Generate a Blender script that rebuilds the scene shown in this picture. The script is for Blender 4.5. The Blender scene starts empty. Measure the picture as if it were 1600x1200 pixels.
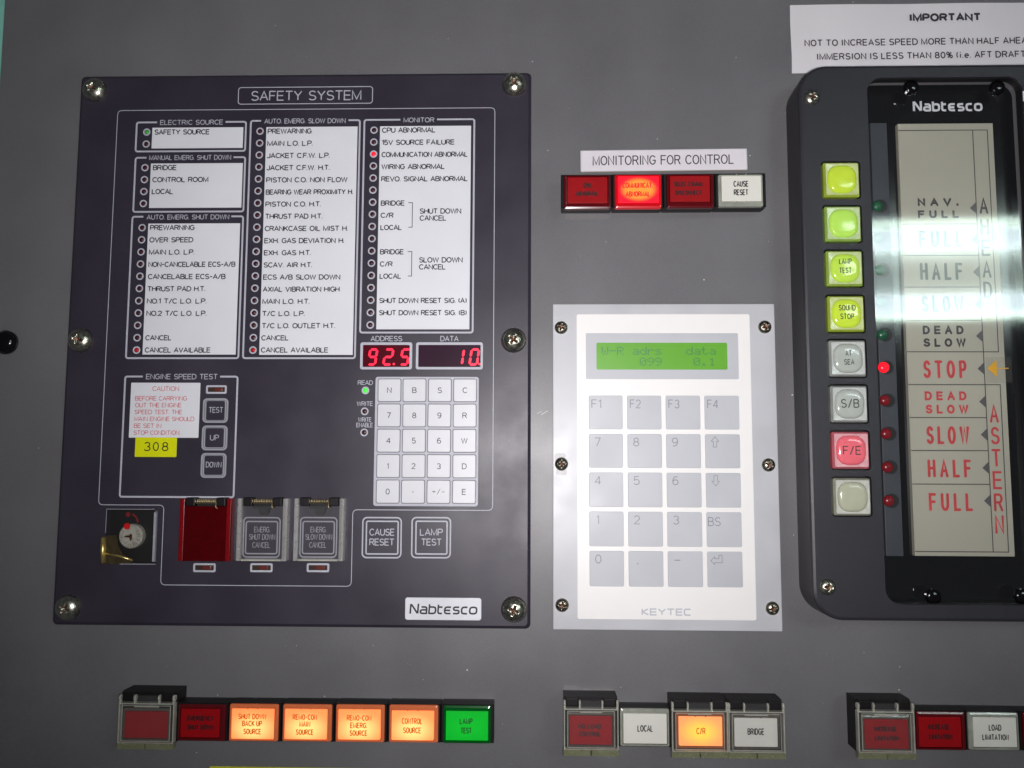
import bpy, math, random
from mathutils import Matrix, Vector
from mathutils.geometry import tessellate_polygon
random.seed(7)
# ------------------------------------------------------------------ camera
# World: X right, Z up, the console face lies in the plane y = 0 and everything
# stands proud of it towards -Y.  Helper coordinates are millimetres (x, z, h).
MM = 0.001
DIST = 375.0            # lens to console face, mm
FPX = 1280.0            # focal length in photo pixels
RR = ((0.99966302, -0.00367303, 0.02569748), (0.0013209, 0.995854, 0.09095642), (-0.02592502, -0.09089183, 0.99552326))
sc = bpy.context.scene
cd = bpy.data.cameras.new('camera'); cam = bpy.data.objects.new('camera', cd); sc.collection.objects.link(cam)
cd.sensor_width = 36; cd.lens = FPX / 1600 * 36; cd.clip_start = 0.01; cd.clip_end = 20
def w3(v): return Vector((v[0], v[2], -v[1]))
_r, _u, _f = w3(RR[0]), -w3(RR[1]), w3(RR[2])
cam.matrix_world = Matrix(((_r.x, _u.x, -_f.x, 0), (_r.y, _u.y, -_f.y, -DIST * MM), (_r.z, _u.z, -_f.z, 0), (0, 0, 0, 1)))
sc.camera = cam
sc.render.resolution_x = 1024; sc.render.resolution_y = 768
# ------------------------------------------------------------------ world, flash, exposure
wd = bpy.data.worlds.new('World'); sc.world = wd; wd.use_nodes = True
wd.node_tree.nodes['Background'].inputs[0].default_value = (0.85, 0.93, 1.0, 1)
wd.node_tree.nodes['Background'].inputs[1].default_value = 0.055
fl = bpy.data.lights.new('camera_flash', 'SPOT'); flo = bpy.data.objects.new('camera_flash', fl); sc.collection.objects.link(flo)
fl.energy = 5.6; fl.shadow_soft_size = 0.004; fl.color = (1.0, 0.965, 0.985)
fl.spot_size = math.radians(116); fl.spot_blend = 1.0
flo.location = (0.007, -0.378, -0.008)
flo.rotation_euler = (math.radians(108), 0, math.radians(-2))
sc.view_settings.view_transform = 'Standard'; sc.view_settings.look = 'None'
sc.view_settings.exposure = 0; sc.view_settings.gamma = 1
# ------------------------------------------------------------------ measuring helpers
def U(px, py, h=0.0):
    a, b = (px - 800) / FPX, (py - 600) / FPX
    d = [RR[0][i] * a + RR[1][i] * b + RR[2][i] for i in range(3)]
    k = (DIST - h) / d[2]
    return d[0] * k, -d[1] * k
def R4(xl, xr, yt, yb, h=0.0):
    ym, xm = (yt + yb) / 2, (xl + xr) / 2
    return (U(xl, ym, h)[0], U(xm, yb, h)[1], U(xr, ym, h)[0], U(xm, yt, h)[1])   # x0, z0, x1, z1
def grow(r, d): return (r[0] - d, r[1] - d, r[2] + d, r[3] + d)
def rr(r, rad=0.0, seg=5):
    x0, z0, x1, z1 = r
    rad = max(0.0, min(rad, (x1 - x0) / 2 - .001, (z1 - z0) / 2 - .001))
    if rad <= 0: return [(x0, z0), (x1, z0), (x1, z1), (x0, z1)]
    out = []
    for cx, cz, a0 in ((x1 - rad, z0 + rad, -90), (x1 - rad, z1 - rad, 0), (x0 + rad, z1 - rad, 90), (x0 + rad, z0 + rad, 180)):
        for k in range(seg + 1):
            a = math.radians(a0 + 90 * k / seg); out.append((cx + rad * math.cos(a), cz + rad * math.sin(a)))
    return out
def circ(cx, cz, r, n=24): return [(cx + r * math.cos(2 * math.pi * k / n), cz + r * math.sin(2 * math.pi * k / n)) for k in range(n)]
# ------------------------------------------------------------------ stroke fonts (cap height 6)
def arc(cx, cy, rx, ry, a0, a1, n=8): return [(cx + rx * math.cos(math.radians(a0 + (a1 - a0) * k / n)), cy + ry * math.sin(math.radians(a0 + (a1 - a0) * k / n))) for k in range(n + 1)]
F = {
 'A': (4.4, [[(0, 0), (2.2, 6), (4.4, 0)], [(.75, 2), (3.65, 2)]]),
 'B': (3.9, [[(0, 0), (0, 6)], [(0, 6), (2.3, 6)] + arc(2.3, 4.6, 1.35, 1.4, 80, -80, 6) + [(0, 3.15)], [(2.3, 3.15)] + arc(2.4, 1.58, 1.5, 1.58, 80, -80, 6) + [(0, 0)]]),
 'C': (4.2, [arc(2.3, 3, 2.3, 3, 42, 318, 14)]),
 'D': (4.2, [[(0, 0), (0, 6), (1.8, 6)] + arc(1.8, 3, 2.4, 3, 80, -80, 10) + [(1.8, 0), (0, 0)]]),
 'E': (3.6, [[(3.6, 6), (0, 6), (0, 0), (3.6, 0)], [(0, 3.1), (3.3, 3.1)]]),
 'F': (3.4, [[(3.4, 6), (0, 6), (0, 0)], [(0, 3.1), (3, 3.1)]]),
 'G': (4.4, [arc(2.3, 3, 2.3, 3, 42, 325, 14) + [(4.4, 2.8), (2.6, 2.8)]]),
 'H': (4, [[(0, 0), (0, 6)], [(4, 0), (4, 6)], [(0, 3.1), (4, 3.1)]]),
 'I': (0.9, [[(.45, 0), (.45, 6)]]),
 'J': (2.8, [[(2.8, 6), (2.8, 1.5)] + arc(1.4, 1.5, 1.4, 1.5, 0, -170, 7)]),
 'K': (4, [[(0, 0), (0, 6)], [(3.9, 6), (0, 2.2)], [(1.3, 3.5), (4.1, 0)]]),
 'L': (3.2, [[(0, 6), (0, 0), (3.2, 0)]]),
 'M': (4.8, [[(0, 0), (0, 6), (2.4, .4), (4.8, 6), (4.8, 0)]]),
 'N': (4, [[(0, 0), (0, 6), (4, 0), (4, 6)]]),
 'O': (4.6, [arc(2.3, 3, 2.3, 3, 0, 360, 18)]),
 'P': (3.8, [[(0, 0), (0, 6)], [(0, 6), (2.3, 6)] + arc(2.3, 4.4, 1.5, 1.6, 80, -80, 6) + [(0, 2.8)]]),
 'Q': (4.6, [arc(2.3, 3, 2.3, 3, 0, 360, 18), [(2.7, 1.6), (4.5, -.3)]]),
 'R': (4, [[(0, 0), (0, 6)], [(0, 6), (2.4, 6)] + arc(2.4, 4.5, 1.5, 1.5, 80, -80, 6) + [(0, 3)], [(2.3, 3), (4.0, 0)]]),
 'S': (3.9, [arc(2, 4.5, 1.75, 1.5, 25, 262, 9) + arc(1.95, 1.52, 1.95, 1.5, 78, -155, 9)]),
 'T': (4, [[(0, 6), (4, 6)], [(2, 6), (2, 0)]]),
 'U': (4, [[(0, 6), (0, 2)] + arc(2, 2, 2, 2, 190, 350, 9) + [(4, 2), (4, 6)]]),
 'V': (4.3, [[(0, 6), (2.15, 0), (4.3, 6)]]),
 'W': (6, [[(0, 6), (1.5, 0), (3, 5.8), (4.5, 0), (6, 6)]]),
 'X': (4, [[(0, 0), (4, 6)], [(0, 6), (4, 0)]]),
 'Y': (4.2, [[(0, 6), (2.1, 2.9), (4.2, 6)], [(2.1, 2.9), (2.1, 0)]]),
 'Z': (3.8, [[(0, 6), (3.8, 6), (0, 0), (3.8, 0)]]),
 '0': (3.6, [arc(1.8, 3, 1.8, 3, 0, 360, 16)]),
 '1': (1.4, [[(0, 4.7), (1.4, 6), (1.4, 0)]]),
 '2': (3.6, [arc(1.8, 4.3, 1.7, 1.7, 165, -30, 8) + [(0, 0), (3.6, 0)]]),
 '3': (3.6, [arc(1.8, 4.5, 1.6, 1.5, 155, -80, 8), arc(1.8, 1.55, 1.8, 1.55, 85, -155, 9)]),
 '4': (3.8, [[(2.9, 0), (2.9, 6)], [(2.9, 6), (0, 1.7), (3.9, 1.7)]]),
 '5': (3.6, [[(3.3, 6), (.6, 6), (.3, 3.2)] + arc(1.75, 1.9, 1.85, 1.9, 125, -150, 10)]),
 '6': (3.7, [arc(1.85, 1.85, 1.8, 1.85, 0, 360, 14), [(.05, 2.2)] + arc(2.2, 3, 2.1, 3, 165, 60, 6)]),
 '7': (3.4, [[(0, 6), (3.4, 6), (1.2, 0)]]),
 '8': (3.7, [arc(1.85, 4.5, 1.5, 1.45, 0, 360, 12), arc(1.85, 1.55, 1.8, 1.55, 0, 360, 14)]),
 '9': (3.7, [arc(1.85, 4.15, 1.8, 1.85, 0, 360, 14), [(3.65, 3.8)] + arc(1.5, 3, 2.1, 3, -15, -120, 6)]),
 '.': (.3, [[(0, 0), (0, .7)]]), ',': (.4, [[(.3, .6), (0, -.9)]]),
 '-': (2.6, [[(0, 2.8), (2.6, 2.8)]]), '/': (2.6, [[(0, -.2), (2.6, 6.2)]]),
 '(': (1.3, [arc(2.6, 3, 2.4, 4, 135, 225, 6)]), ')': (1.3, [arc(-1.3, 3, 2.4, 4, 45, -45, 6)]),
 '=': (3, [[(0, 2), (3, 2)], [(0, 3.8), (3, 3.8)]]), '+': (3, [[(0, 3), (3, 3)], [(1.5, 1.5), (1.5, 4.5)]]),
 '%': (5, [[(.9, 0), (4.1, 6)], arc(1.1, 4.6, 1.1, 1.4, 0, 360, 10), arc(3.9, 1.4, 1.1, 1.4, 0, 360, 10)]),
 'i': (.9, [[(.45, 0), (.45, 4)], [(.45, 5.2), (.45, 5.9)]]),
 'e': (3.2, [[(0, 2.1), (3.2, 2.1)] + arc(1.6, 2.05, 1.6, 2.05, 10, 310, 12)]),
}
LOGO = {
 'N': (4, [[(0, -.3), (0, 6.1)], [(.15, 6), (3.85, 0)], [(4, -.1), (4, 6.3)]]),
 'a': (3.3, [[(.4, 4.2), (2.4, 4.2), (3.1, 3.8), (3.3, 3.1), (3.3, -.4)], [(3.3, 0), (1, 0), (.25, .35), (0, 1.15), (.25, 1.95), (1, 2.3), (3.1, 2.3)]]),
 'b': (3.4, [[(0, 6), (0, -.4)], [(0, 0), (2.2, 0), (3.1, .4), (3.4, 1.3), (3.4, 2.9), (3.1, 3.8), (2.2, 4.2), (.2, 4.2)]]),
 't': (2.2, [[(0, 5.8), (0, 1), (.3, .25), (1.1, 0), (2.2, 0)], [(.1, 4.2), (2.2, 4.2)]]),
 'e': (3.2, [[(3.2, 4.2), (1.2, 4.2), (.3, 3.8), (0, 2.9), (0, 1.3), (.3, .4), (1.2, 0), (3.2, 0)], [(.1, 2.1), (2.9, 2.1)]]),
 's': (3.1, [[(3, 4.2), (1, 4.2), (.3, 3.9), (.1, 3.2), (.3, 2.5), (1, 2.15), (2.2, 2.15), (2.9, 1.8), (3.1, 1.1), (2.9, .35), (2.2, 0), (0, 0)]]),
 'c': (3, [[(3, 4.2), (1.2, 4.2), (.3, 3.8), (0, 2.9), (0, 1.3), (.3, .4), (1.2, 0), (3, 0)]]),
 'o': (3.6, [[(1.2, 0), (2.4, 0), (3.3, .4), (3.6, 1.3), (3.6, 2.9), (3.3, 3.8), (2.4, 4.2), (1.2, 4.2), (.3, 3.8), (0, 2.9), (0, 1.3), (.3, .4), (1.2, 0)]]),
 'K': (4.4, [[(0, 0), (0, 6)], [(4.2, 6), (.2, 3), (4.6, 0)]]),
 'E': (4.6, [[(4.6, 6), (.2, 6), (.2, 0), (4.6, 0)], [(.3, 3), (4.4, 3)]]),
 'Y': (5, [[(0, 6), (2.5, 3), (5, 6)], [(2.5, 3), (2.5, 0)]]),
 'T': (5, [[(0, 6), (5, 6)], [(2.5, 6), (2.5, 0)]]),
 'C': (4.4, [[(4.4, 6), (.8, 6), (0, 5.2), (0, .8), (.8, 0), (4.4, 0)]]),
}
DOT = {'W': '1000110001100011010110101101010101', 'R': '11110100011000111110101001001010001', 'a': '00000000000111000001011111000101111', 'd': '00001000010110110011100011000101111',
       'r': '00000000001011011001100001000010000', 's': '00000000000111010000011100000111110', 't': '01000010001110001000010000100100110', '0': '01110100011001110101110011000101110',
       '9': '01110100011000101111000010001001100', '1': '00100011000010000100001000010001110', '-': '00000000000000011111000000000000000', '.': '00000000000000000000000000110001100'}
# ------------------------------------------------------------------ mesh builder
ORG = {}
class MB:
    def __init__(s): s.v = []; s.f = []; s.m = []; s.sm = []; s.mats = []; s.cur = 0; s.smooth = False
    def mat(s, m):
        if m not in s.mats: s.mats.append(m)
        s.cur = s.mats.index(m); return s
    def face(s, idx): s.f.append(tuple(idx)); s.m.append(s.cur); s.sm.append(s.smooth)
    def add(s, pts): n = len(s.v); s.v.extend(pts); return n
    def poly(s, p2, h): n = s.add([(x, z, h) for x, z in p2]); s.face(range(n, n + len(p2)))
    def loft(s, rings, cap=True, bottom=False, closed=True):
        # rings: list of (points2d, h)
        n = len(rings[0][0]); st = [s.add([(x, z, h) for x, z in p]) for p, h in rings]
        for a, b in zip(st, st[1:]):
            for i in range(n if closed else n - 1):
                j = (i + 1) % n; s.face((a + i, a + j, b + j, b + i))
        if cap: s.face(range(st[-1], st[-1] + n))
        if bottom: s.face(reversed(range(st[0], st[0] + n)))
        return s
    def slab(s, r, h0, h1, rad=0.0, bev=0.0, seg=5):
        rings = [(rr(r, rad, seg), h0), (rr(r, rad, seg), h1 - bev)]
        if bev > 0:
            rings += [(rr(grow(r, -bev * .35), max(rad - bev * .35, .05 if rad else 0), seg), h1 - bev * .3), (rr(grow(r, -bev), max(rad - bev, .03 if rad else 0), seg), h1)]
        return s.loft(rings)
    def frame(s, ro, ri, h0, h1, rado=0.0, radi=0.0, seg=5, flat=False):
        if rado and not radi: radi = .05
        if radi and not rado: rado = .05
        a, b = rr(ro, rado, seg), rr(ri, radi, seg)
        return s.loft([(a, h1), (b, h1)], cap=False) if flat else s.loft([(a, h0), (a, h1), (b, h1), (b, h0)], cap=False)
    def holed(s, outer_rings, holes, depth):
        # outer_rings: [(pts,h)...] the last is the front; holes: list of pts, walls go down to depth
        s.loft(outer_rings, cap=False)
        front, h = outer_rings[-1]
        polys = [[Vector((x, z, 0)) for x, z in front]] + [[Vector((x, z, 0)) for x, z in q] for q in holes]
        flat = [p for q in polys for p in q]
        n = s.add([(p.x, p.y, h) for p in flat])
        for t in tessellate_polygon(polys):
            a, b, c = (flat[i] for i in t)
            cr = (b.x - a.x) * (c.y - a.y) - (b.y - a.y) * (c.x - a.x)
            if abs(cr) < 1e-9: continue
            s.face([n + i for i in (t if cr > 0 else t[::-1])])
        for q in holes: s.loft([(q, h), (q, depth)], cap=False)
        return s
    def box(s, r, h0, h1): return s.loft([(rr(r), h0), (rr(r), h1)], bottom=True)
    def dome(s, cx, cz, r, h0, hh, n=20, k=5, flat=0.0):
        rings = []
        for i in range(k + 1):
            a = math.pi / 2 * i / k; q = max(math.cos(a), flat if flat else .02)
            rings.append((circ(cx, cz, r * q, n), h0 + hh * math.sin(a)))
        o = s.smooth; s.smooth = True; s.loft(rings); s.smooth = o; return s
    def tube(s, pts, r, n=10, caps=True):
        rings = []
        o = s.smooth; s.smooth = True; P = [Vector(p) for p in pts]; st = []
        for i, p in enumerate(P):
            t = (P[min(i + 1, len(P) - 1)] - P[max(i - 1, 0)]).normalized()
            a = t.cross(Vector((.13, .27, .95))).normalized(); b = t.cross(a)
            st.append(s.add([tuple(p + (a * math.cos(2 * math.pi * k / n) + b * math.sin(2 * math.pi * k / n)) * r) for k in range(n)]))
        for a, b in zip(st, st[1:]):
            for i in range(n): j = (i + 1) % n; s.face((a + i, b + i, b + j, a + j))
        s.smooth = False
        if caps: s.face(range(st[0], st[0] + n)); s.face(reversed(range(st[-1], st[-1] + n)))
        s.smooth = o; return s
    def ribbon(s, pts, w, h, closed=False, cap=0):
        P = [pts[0]]
        for p in pts[1:]:
            if math.dist(p, P[-1]) > 1e-5: P.append(p)
        if closed is None: closed = len(P) > 3 and math.dist(P[0], P[-1]) < 1e-4
        if closed and math.dist(P[0], P[-1]) < 1e-4: P.pop()
        n = len(P); L = []; Rr = []
        if n < 2: return
        for i in range(n):
            a = P[i - 1] if (i or closed) else None; b = P[(i + 1) % n] if (i < n - 1 or closed) else None; p = P[i]
            def un(q, r): d = math.dist(q, r); return ((r[0] - q[0]) / d, (r[1] - q[1]) / d)
            d1 = un(a, p) if a else un(p, b); d2 = un(p, b) if b else d1
            n1 = (-d1[1], d1[0]); n2 = (-d2[1], d2[0]); m = (n1[0] + n2[0], n1[1] + n2[1]); ml = math.hypot(*m)
            if ml < .05: m = n1; k = 1
            else: m = (m[0] / ml, m[1] / ml); k = min(1 / max(m[0] * n1[0] + m[1] * n1[1], .3), 1.9)
            L.append((p[0] + m[0] * k * w / 2, p[1] + m[1] * k * w / 2)); Rr.append((p[0] - m[0] * k * w / 2, p[1] - m[1] * k * w / 2))
        a = s.add([(x, z, h) for x, z in L]); b = s.add([(x, z, h) for x, z in Rr])
        for i in range(n if closed else n - 1): j = (i + 1) % n; s.face((b + i, b + j, a + j, a + i))
        if cap and not closed:
            for e, q, (u, v) in ((0, P[1], P[0]), (n - 1, P[-2], P[-1])) if False else ((0, P[1], P[0]), (n - 1, P[-2], P[-1])):
                pass
            for p, q in ((P[0], P[1]), (P[-1], P[-2])):
                ang = math.atan2(p[1] - q[1], p[0] - q[0])
                s.poly([(p[0] + w / 2 * math.cos(ang + t), p[1] + w / 2 * math.sin(ang + t)) for t in [math.pi * (k / 6 - .5) for k in range(7)]], h)
    def text(s, t, x0, x1, z, cap, w, h, font=None, gap=1.5, slope=0.0, slant=0.0, rnd=False, space=2.6):
        font = font or F; x = 0; items = []
        for c in t:
            if c == ' ': x += space; continue
            g = font[c]; items.append((x, g)); x += g[0] + gap
        tot = x - gap; sx = (x1 - x0 - w) / tot if tot > .2 else cap / 6; sz = (cap - w) / 6
        k = 0
        for gx, g in items:
            for q, st in enumerate(g[1]):
                pts = []
                for px, pz in st:
                    X = x0 + w / 2 + (gx + px) * sx; Z = pz * sz
                    pts.append((X + Z * slant, z + w / 2 + Z + (X - x0) * slope))
                s.ribbon(pts, w, h + .006 * (q % 4), closed=None, cap=rnd)
        return s
    def tpx(s, t, xl, xr, yb, cap, wpx, h, **k):
        A, B = U(xl, yb, h), U(xr, yb, h); xm = (xl + xr) / 2
        z0 = U(xm, yb, h)[1]; c = U(xm, yb - cap, h)[1] - z0
        return s.text(t, A[0], B[0], z0, c, wpx * c / cap, h, **k)
    def build(s, name, parent=None, origin=None, **props):
        if origin is None:
            if parent is None or True:
                xs = [v[0] for v in s.v]; zs = [v[1] for v in s.v]; hs = [v[2] for v in s.v]
                origin = ((min(xs) + max(xs)) / 2, (min(zs) + max(zs)) / 2, min(hs))
        me = bpy.data.meshes.new(name)
        me.from_pydata([((x - origin[0]) * MM, -(h - origin[2]) * MM, (z - origin[1]) * MM) for x, z, h in s.v], [], s.f)
        for m in s.mats: me.materials.append(m)
        me.polygons.foreach_set('material_index', s.m); me.polygons.foreach_set('use_smooth', s.sm); me.update()
        return place(name, me, parent, origin, **props)
def place(name, me, parent, origin, **props):
    o = bpy.data.objects.new(name, me); sc.collection.objects.link(o)
    po = ORG[parent.name] if parent else (0, 0, 0)
    o.location = ((origin[0] - po[0]) * MM, -(origin[2] - po[2]) * MM, (origin[1] - po[1]) * MM)
    if parent: o.parent = parent
    ORG[o.name] = origin
    for k, v in props.items():
        if v is not None: o[k] = v
    return o
def thing(name, label, cat, origin, group=None):
    return place(name, None, None, origin, label=label, category=cat, group=group)
# ------------------------------------------------------------------ materials
def lin(c): return tuple(((v / 255) / 12.92 if v / 255 <= .04045 else ((v / 255 + .055) / 1.055) ** 2.4) for v in c)
def material(name, rgb, rough=.45, metal=0.0, spec=.5, var=.06, scale=60, grain=0.0, gscale=900, bump=0.0, bscale=1500, emit=None, es=0.0, rvar=0.0, stretch=None, coat=0.0, alpha=None, ior=None):
    m = bpy.data.materials.new(name); m.use_nodes = True; nt = m.node_tree; N = nt.nodes; L = nt.links
    p = N['Principled BSDF']; c = lin(rgb)
    geo = N.new('ShaderNodeNewGeometry'); src = geo.outputs['Position']
    if stretch:
        mp = N.new('ShaderNodeMapping'); mp.inputs['Scale'].default_value = stretch; L.new(src, mp.inputs['Vector']); src2 = mp.outputs[0]
    else: src2 = src
    nz = N.new('ShaderNodeTexNoise'); nz.inputs['Scale'].default_value = scale; nz.inputs['Detail'].default_value = 5; L.new(src2, nz.inputs['Vector'])
    rmp = N.new('ShaderNodeMapRange'); rmp.inputs[1].default_value = .3; rmp.inputs[2].default_value = .7; rmp.inputs[3].default_value = 1 - var; rmp.inputs[4].default_value = 1 + var
    L.new(nz.outputs[0], rmp.inputs[0])
    mul = N.new('ShaderNodeVectorMath'); mul.operation = 'SCALE'; mul.inputs[0].default_value = c; L.new(rmp.outputs[0], mul.inputs['Scale'])
    out = mul.outputs[0]
    if grain:
        g = N.new('ShaderNodeTexNoise'); g.inputs['Scale'].default_value = gscale; g.inputs['Detail'].default_value = 3; L.new(src, g.inputs['Vector'])
        sub = N.new('ShaderNodeVectorMath'); sub.operation = 'SUBTRACT'; L.new(g.outputs['Color'], sub.inputs[0]); sub.inputs[1].default_value = (.5, .5, .5)
        ma = N.new('ShaderNodeVectorMath'); ma.operation = 'MULTIPLY_ADD'; L.new(sub.outputs[0], ma.inputs[0]); q = grain * max(c); ma.inputs[1].default_value = (q, q, q); L.new(out, ma.inputs[2]); out = ma.outputs[0]
    L.new(out, p.inputs['Base Color'])
    p.inputs['Roughness'].default_value = rough; p.inputs['Metallic'].default_value = metal; p.inputs['Specular IOR Level'].default_value = spec
    if rvar:
        r2 = N.new('ShaderNodeMapRange'); r2.inputs[1].default_value = .3; r2.inputs[2].default_value = .7; r2.inputs[3].default_value = rough - rvar; r2.inputs[4].default_value = rough + rvar
        L.new(nz.outputs[0], r2.inputs[0]); L.new(r2.outputs[0], p.inputs['Roughness'])
    if coat: p.inputs['Coat Weight'].default_value = coat; p.inputs['Coat Roughness'].default_value = .05
    if bump:
        b = N.new('ShaderNodeTexNoise'); b.inputs['Scale'].default_value = bscale; L.new(src2, b.inputs['Vector'])
        bn = N.new('ShaderNodeBump'); bn.inputs['Strength'].default_value = bump; bn.inputs['Distance'].default_value = .0002; L.new(b.outputs[0], bn.inputs['Height']); L.new(bn.outputs[0], p.inputs['Normal'])
    if emit: p.inputs['Emission Color'].default_value = (*lin(emit), 1); p.inputs['Emission Strength'].default_value = es
    return m
def clear(name, tint, body=.12, rough=.05, ior=1.5, brough=.4, thru=(1, 1, 1)):
    # thin clear plastic: light passes, some is scattered by the plastic, the surface mirrors
    m = bpy.data.materials.new(name); m.use_nodes = True; nt = m.node_tree; N = nt.nodes; L = nt.links
    N.remove(N['Principled BSDF']); o = N['Material Output']
    t = N.new('ShaderNodeBsdfTransparent'); t.inputs[0].default_value = (*thru, 1)
    d = N.new('ShaderNodeBsdfDiffuse'); d.inputs[0].default_value = (*lin(tint), 1)
    g = N.new('ShaderNodeBsdfGlossy'); g.inputs['Roughness'].default_value = rough
    nz = N.new('ShaderNodeTexNoise'); nz.inputs['Scale'].default_value = 250; geo = N.new('ShaderNodeNewGeometry'); L.new(geo.outputs['Position'], nz.inputs['Vector'])
    mr = N.new('ShaderNodeMapRange'); mr.inputs[3].default_value = body * .7; mr.inputs[4].default_value = body * 1.3; L.new(nz.outputs[0], mr.inputs[0])
    x = N.new('ShaderNodeMixShader'); L.new(mr.outputs[0], x.inputs[0]); L.new(t.outputs[0], x.inputs[1]); L.new(d.outputs[0], x.inputs[2])
    lw = N.new('ShaderNodeLayerWeight'); lw.inputs[0].default_value = .5      # Schlick's law, the same from both sides
    pw = N.new('ShaderNodeMath'); pw.operation = 'POWER'; L.new(lw.outputs['Facing'], pw.inputs[0]); pw.inputs[1].default_value = 5
    f0 = ((ior - 1) / (ior + 1)) ** 2
    fr = N.new('ShaderNodeMath'); fr.operation = 'MULTIPLY_ADD'; L.new(pw.outputs[0], fr.inputs[0]); fr.inputs[1].default_value = 1 - f0; fr.inputs[2].default_value = f0
    y = N.new('ShaderNodeMixShader'); L.new(fr.outputs[0], y.inputs[0]); L.new(x.outputs[0], y.inputs[1]); L.new(g.outputs[0], y.inputs[2])
    L.new(y.outputs[0], o.inputs[0]); return m
def glow(name, centre, edge, es, base=(200, 120, 60), power=1.0, cx=.5, cz=.45, r0=.15, r1=.62):
    # lit diffuser: the lamp behind it makes the middle brighter
    m = material(name, base, .3); nt = m.node_tree; N = nt.nodes; L = nt.links; p = N['Principled BSDF']
    tc = N.new('ShaderNodeTexCoord'); sx = N.new('ShaderNodeSeparateXYZ'); L.new(tc.outputs['Generated'], sx.inputs[0])
    cmb = N.new('ShaderNodeCombineXYZ'); L.new(sx.outputs[0], cmb.inputs[0]); L.new(sx.outputs[2], cmb.inputs[1])
    ds = N.new('ShaderNodeVectorMath'); ds.operation = 'DISTANCE'; L.new(cmb.outputs[0], ds.inputs[0]); ds.inputs[1].default_value = (cx, cz, 0)
    mr = N.new('ShaderNodeMapRange'); mr.interpolation_type = 'SMOOTHSTEP'; mr.inputs[1].default_value = r0; mr.inputs[2].default_value = r1; L.new(ds.outputs['Value'], mr.inputs[0])
    mx = N.new('ShaderNodeMix'); mx.data_type = 'RGBA'; mx.inputs['A'].default_value = (*lin(centre), 1); mx.inputs['B'].default_value = (*lin(edge), 1); L.new(mr.outputs[0], mx.inputs['Factor'])
    L.new(mx.outputs['Result'], p.inputs['Emission Color']); p.inputs['Emission Strength'].default_value = es
    return m
M = {}
M['paint'] = material('grey_console_paint', (108, 107, 109), .385, spec=.45, var=.08, scale=24, grain=.42, gscale=1400, bump=.12, bscale=1800, rvar=.05)
M['paintscratch'] = material('paint_scratch', (140, 138, 140), .5)
M['teal'] = material('teal_wall_paint', (150, 225, 205), .5)
M['panel'] = material('charcoal_panel_film', (51, 46, 58), .42, var=.10, scale=35, grain=.34, gscale=1500, rvar=.07, bump=.05, bscale=900)
M['print'] = material('pale_panel_print', (186, 186, 196), .5, var=.03)
M['card'] = material('white_label_card', (226, 226, 231), .5, var=.03, scale=25, grain=.03)
M['ink'] = material('black_label_ink', (26, 24, 28), .5)
M['redink'] = material('red_label_ink', (205, 55, 60), .5)
M['whiteplate'] = material('white_logo_plate', (226, 226, 232), .4)
M['black'] = material('black_plastic', (22, 19, 21), .45, spec=.3, var=.12, scale=120, grain=.1)
M['bezel'] = material('black_moulded_bezel', (44, 43, 49), .42, var=.08, scale=30, grain=.25, gscale=2600, bump=.35, bscale=2600)
M['gloss'] = material('glossy_black_acrylic', (9, 7, 9), .12)
M['hole'] = material('dark_recess', (12, 10, 12), .6)
M['steel'] = material('screw_steel', (190, 188, 172), .27, metal=1, var=.18, scale=700, rvar=.09, bump=.2, bscale=3000)
M['dsteel'] = material('dark_screw_steel', (150, 146, 132), .3, metal=1, var=.25, scale=700, rvar=.1, bump=.25, bscale=3000)
M['slot'] = material('slot_reflection_brown', (88, 56, 42), .4, metal=.6)  # orange reflection in the screw slots put into the colour; also lock markings
M['spring'] = material('spring_wire', (182, 166, 128), .35, metal=.8, var=.15, scale=300)
M['smoke'] = clear('smoky_lens', (118, 110, 98), .62, .1)
M['brass'] = material('brass', (226, 200, 128), .3, metal=.9, var=.15, scale=300, rvar=.08)
M['lock'] = material('lock_face', (176, 172, 160), .4, metal=.3, var=.25, scale=500, bump=.4, bscale=1800)
M['redpaint'] = material('red_paint_dot', (200, 20, 20), .4)
M['ledoff'] = material('unlit_red_led', (66, 30, 38), .25)
M['leddull'] = material('dull_red_led', (170, 25, 32), .25, emit=(170, 10, 20), es=.15)
M['ledred'] = material('lit_red_led', (255, 30, 50), .25, emit=(255, 25, 50), es=1.1)
M['ledgreen'] = material('dim_green_led', (70, 150, 70), .25, emit=(40, 130, 50), es=.2)
M['ledbright'] = material('lit_green_led', (60, 220, 60), .25, emit=(60, 235, 60), es=.8)
M['winoff'] = material('dark_indicator_window', (62, 48, 40), .3)
M['winred'] = material('dull_red_indicator', (104, 44, 38), .3)
M['disp'] = material('display_window', (56, 10, 22), .2, emit=(80, 0, 14), es=.5)
M['disp2'] = material('display_window_unlit', (52, 26, 44), .2)
M['seg'] = material('red_segments', (255, 20, 50), .4, emit=(255, 16, 60), es=1.35)
M['key'] = material('white_keypad_key', (216, 216, 220), .4, var=.02, scale=60)
M['keyline'] = material('grey_key_outline', (84, 82, 88), .5)
M['yellow'] = material('yellow_label_tape', (222, 226, 0), .4, var=.03)
M['nameplate'] = material('engraved_white_plate', (228, 221, 227), .38, var=.03, scale=90)
M['plateedge'] = material('plate_edge', (176, 164, 138), .4)
M['alu'] = material('silver_grey_film', (192, 192, 196), .37, var=.05, scale=45, rvar=.08)
M['membrane'] = material('ivory_membrane', (242, 239, 236), .42, var=.012, scale=30, rvar=.09)
M['mkey'] = material('grey_membrane_key', (190, 191, 196), .43, var=.035, scale=50, rvar=.09, bump=.05, bscale=2500)
M['mink'] = material('grey_membrane_ink', (132, 133, 142), .5)
M['mink2'] = material('pale_logo_ink', (192, 192, 200), .5)
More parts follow.
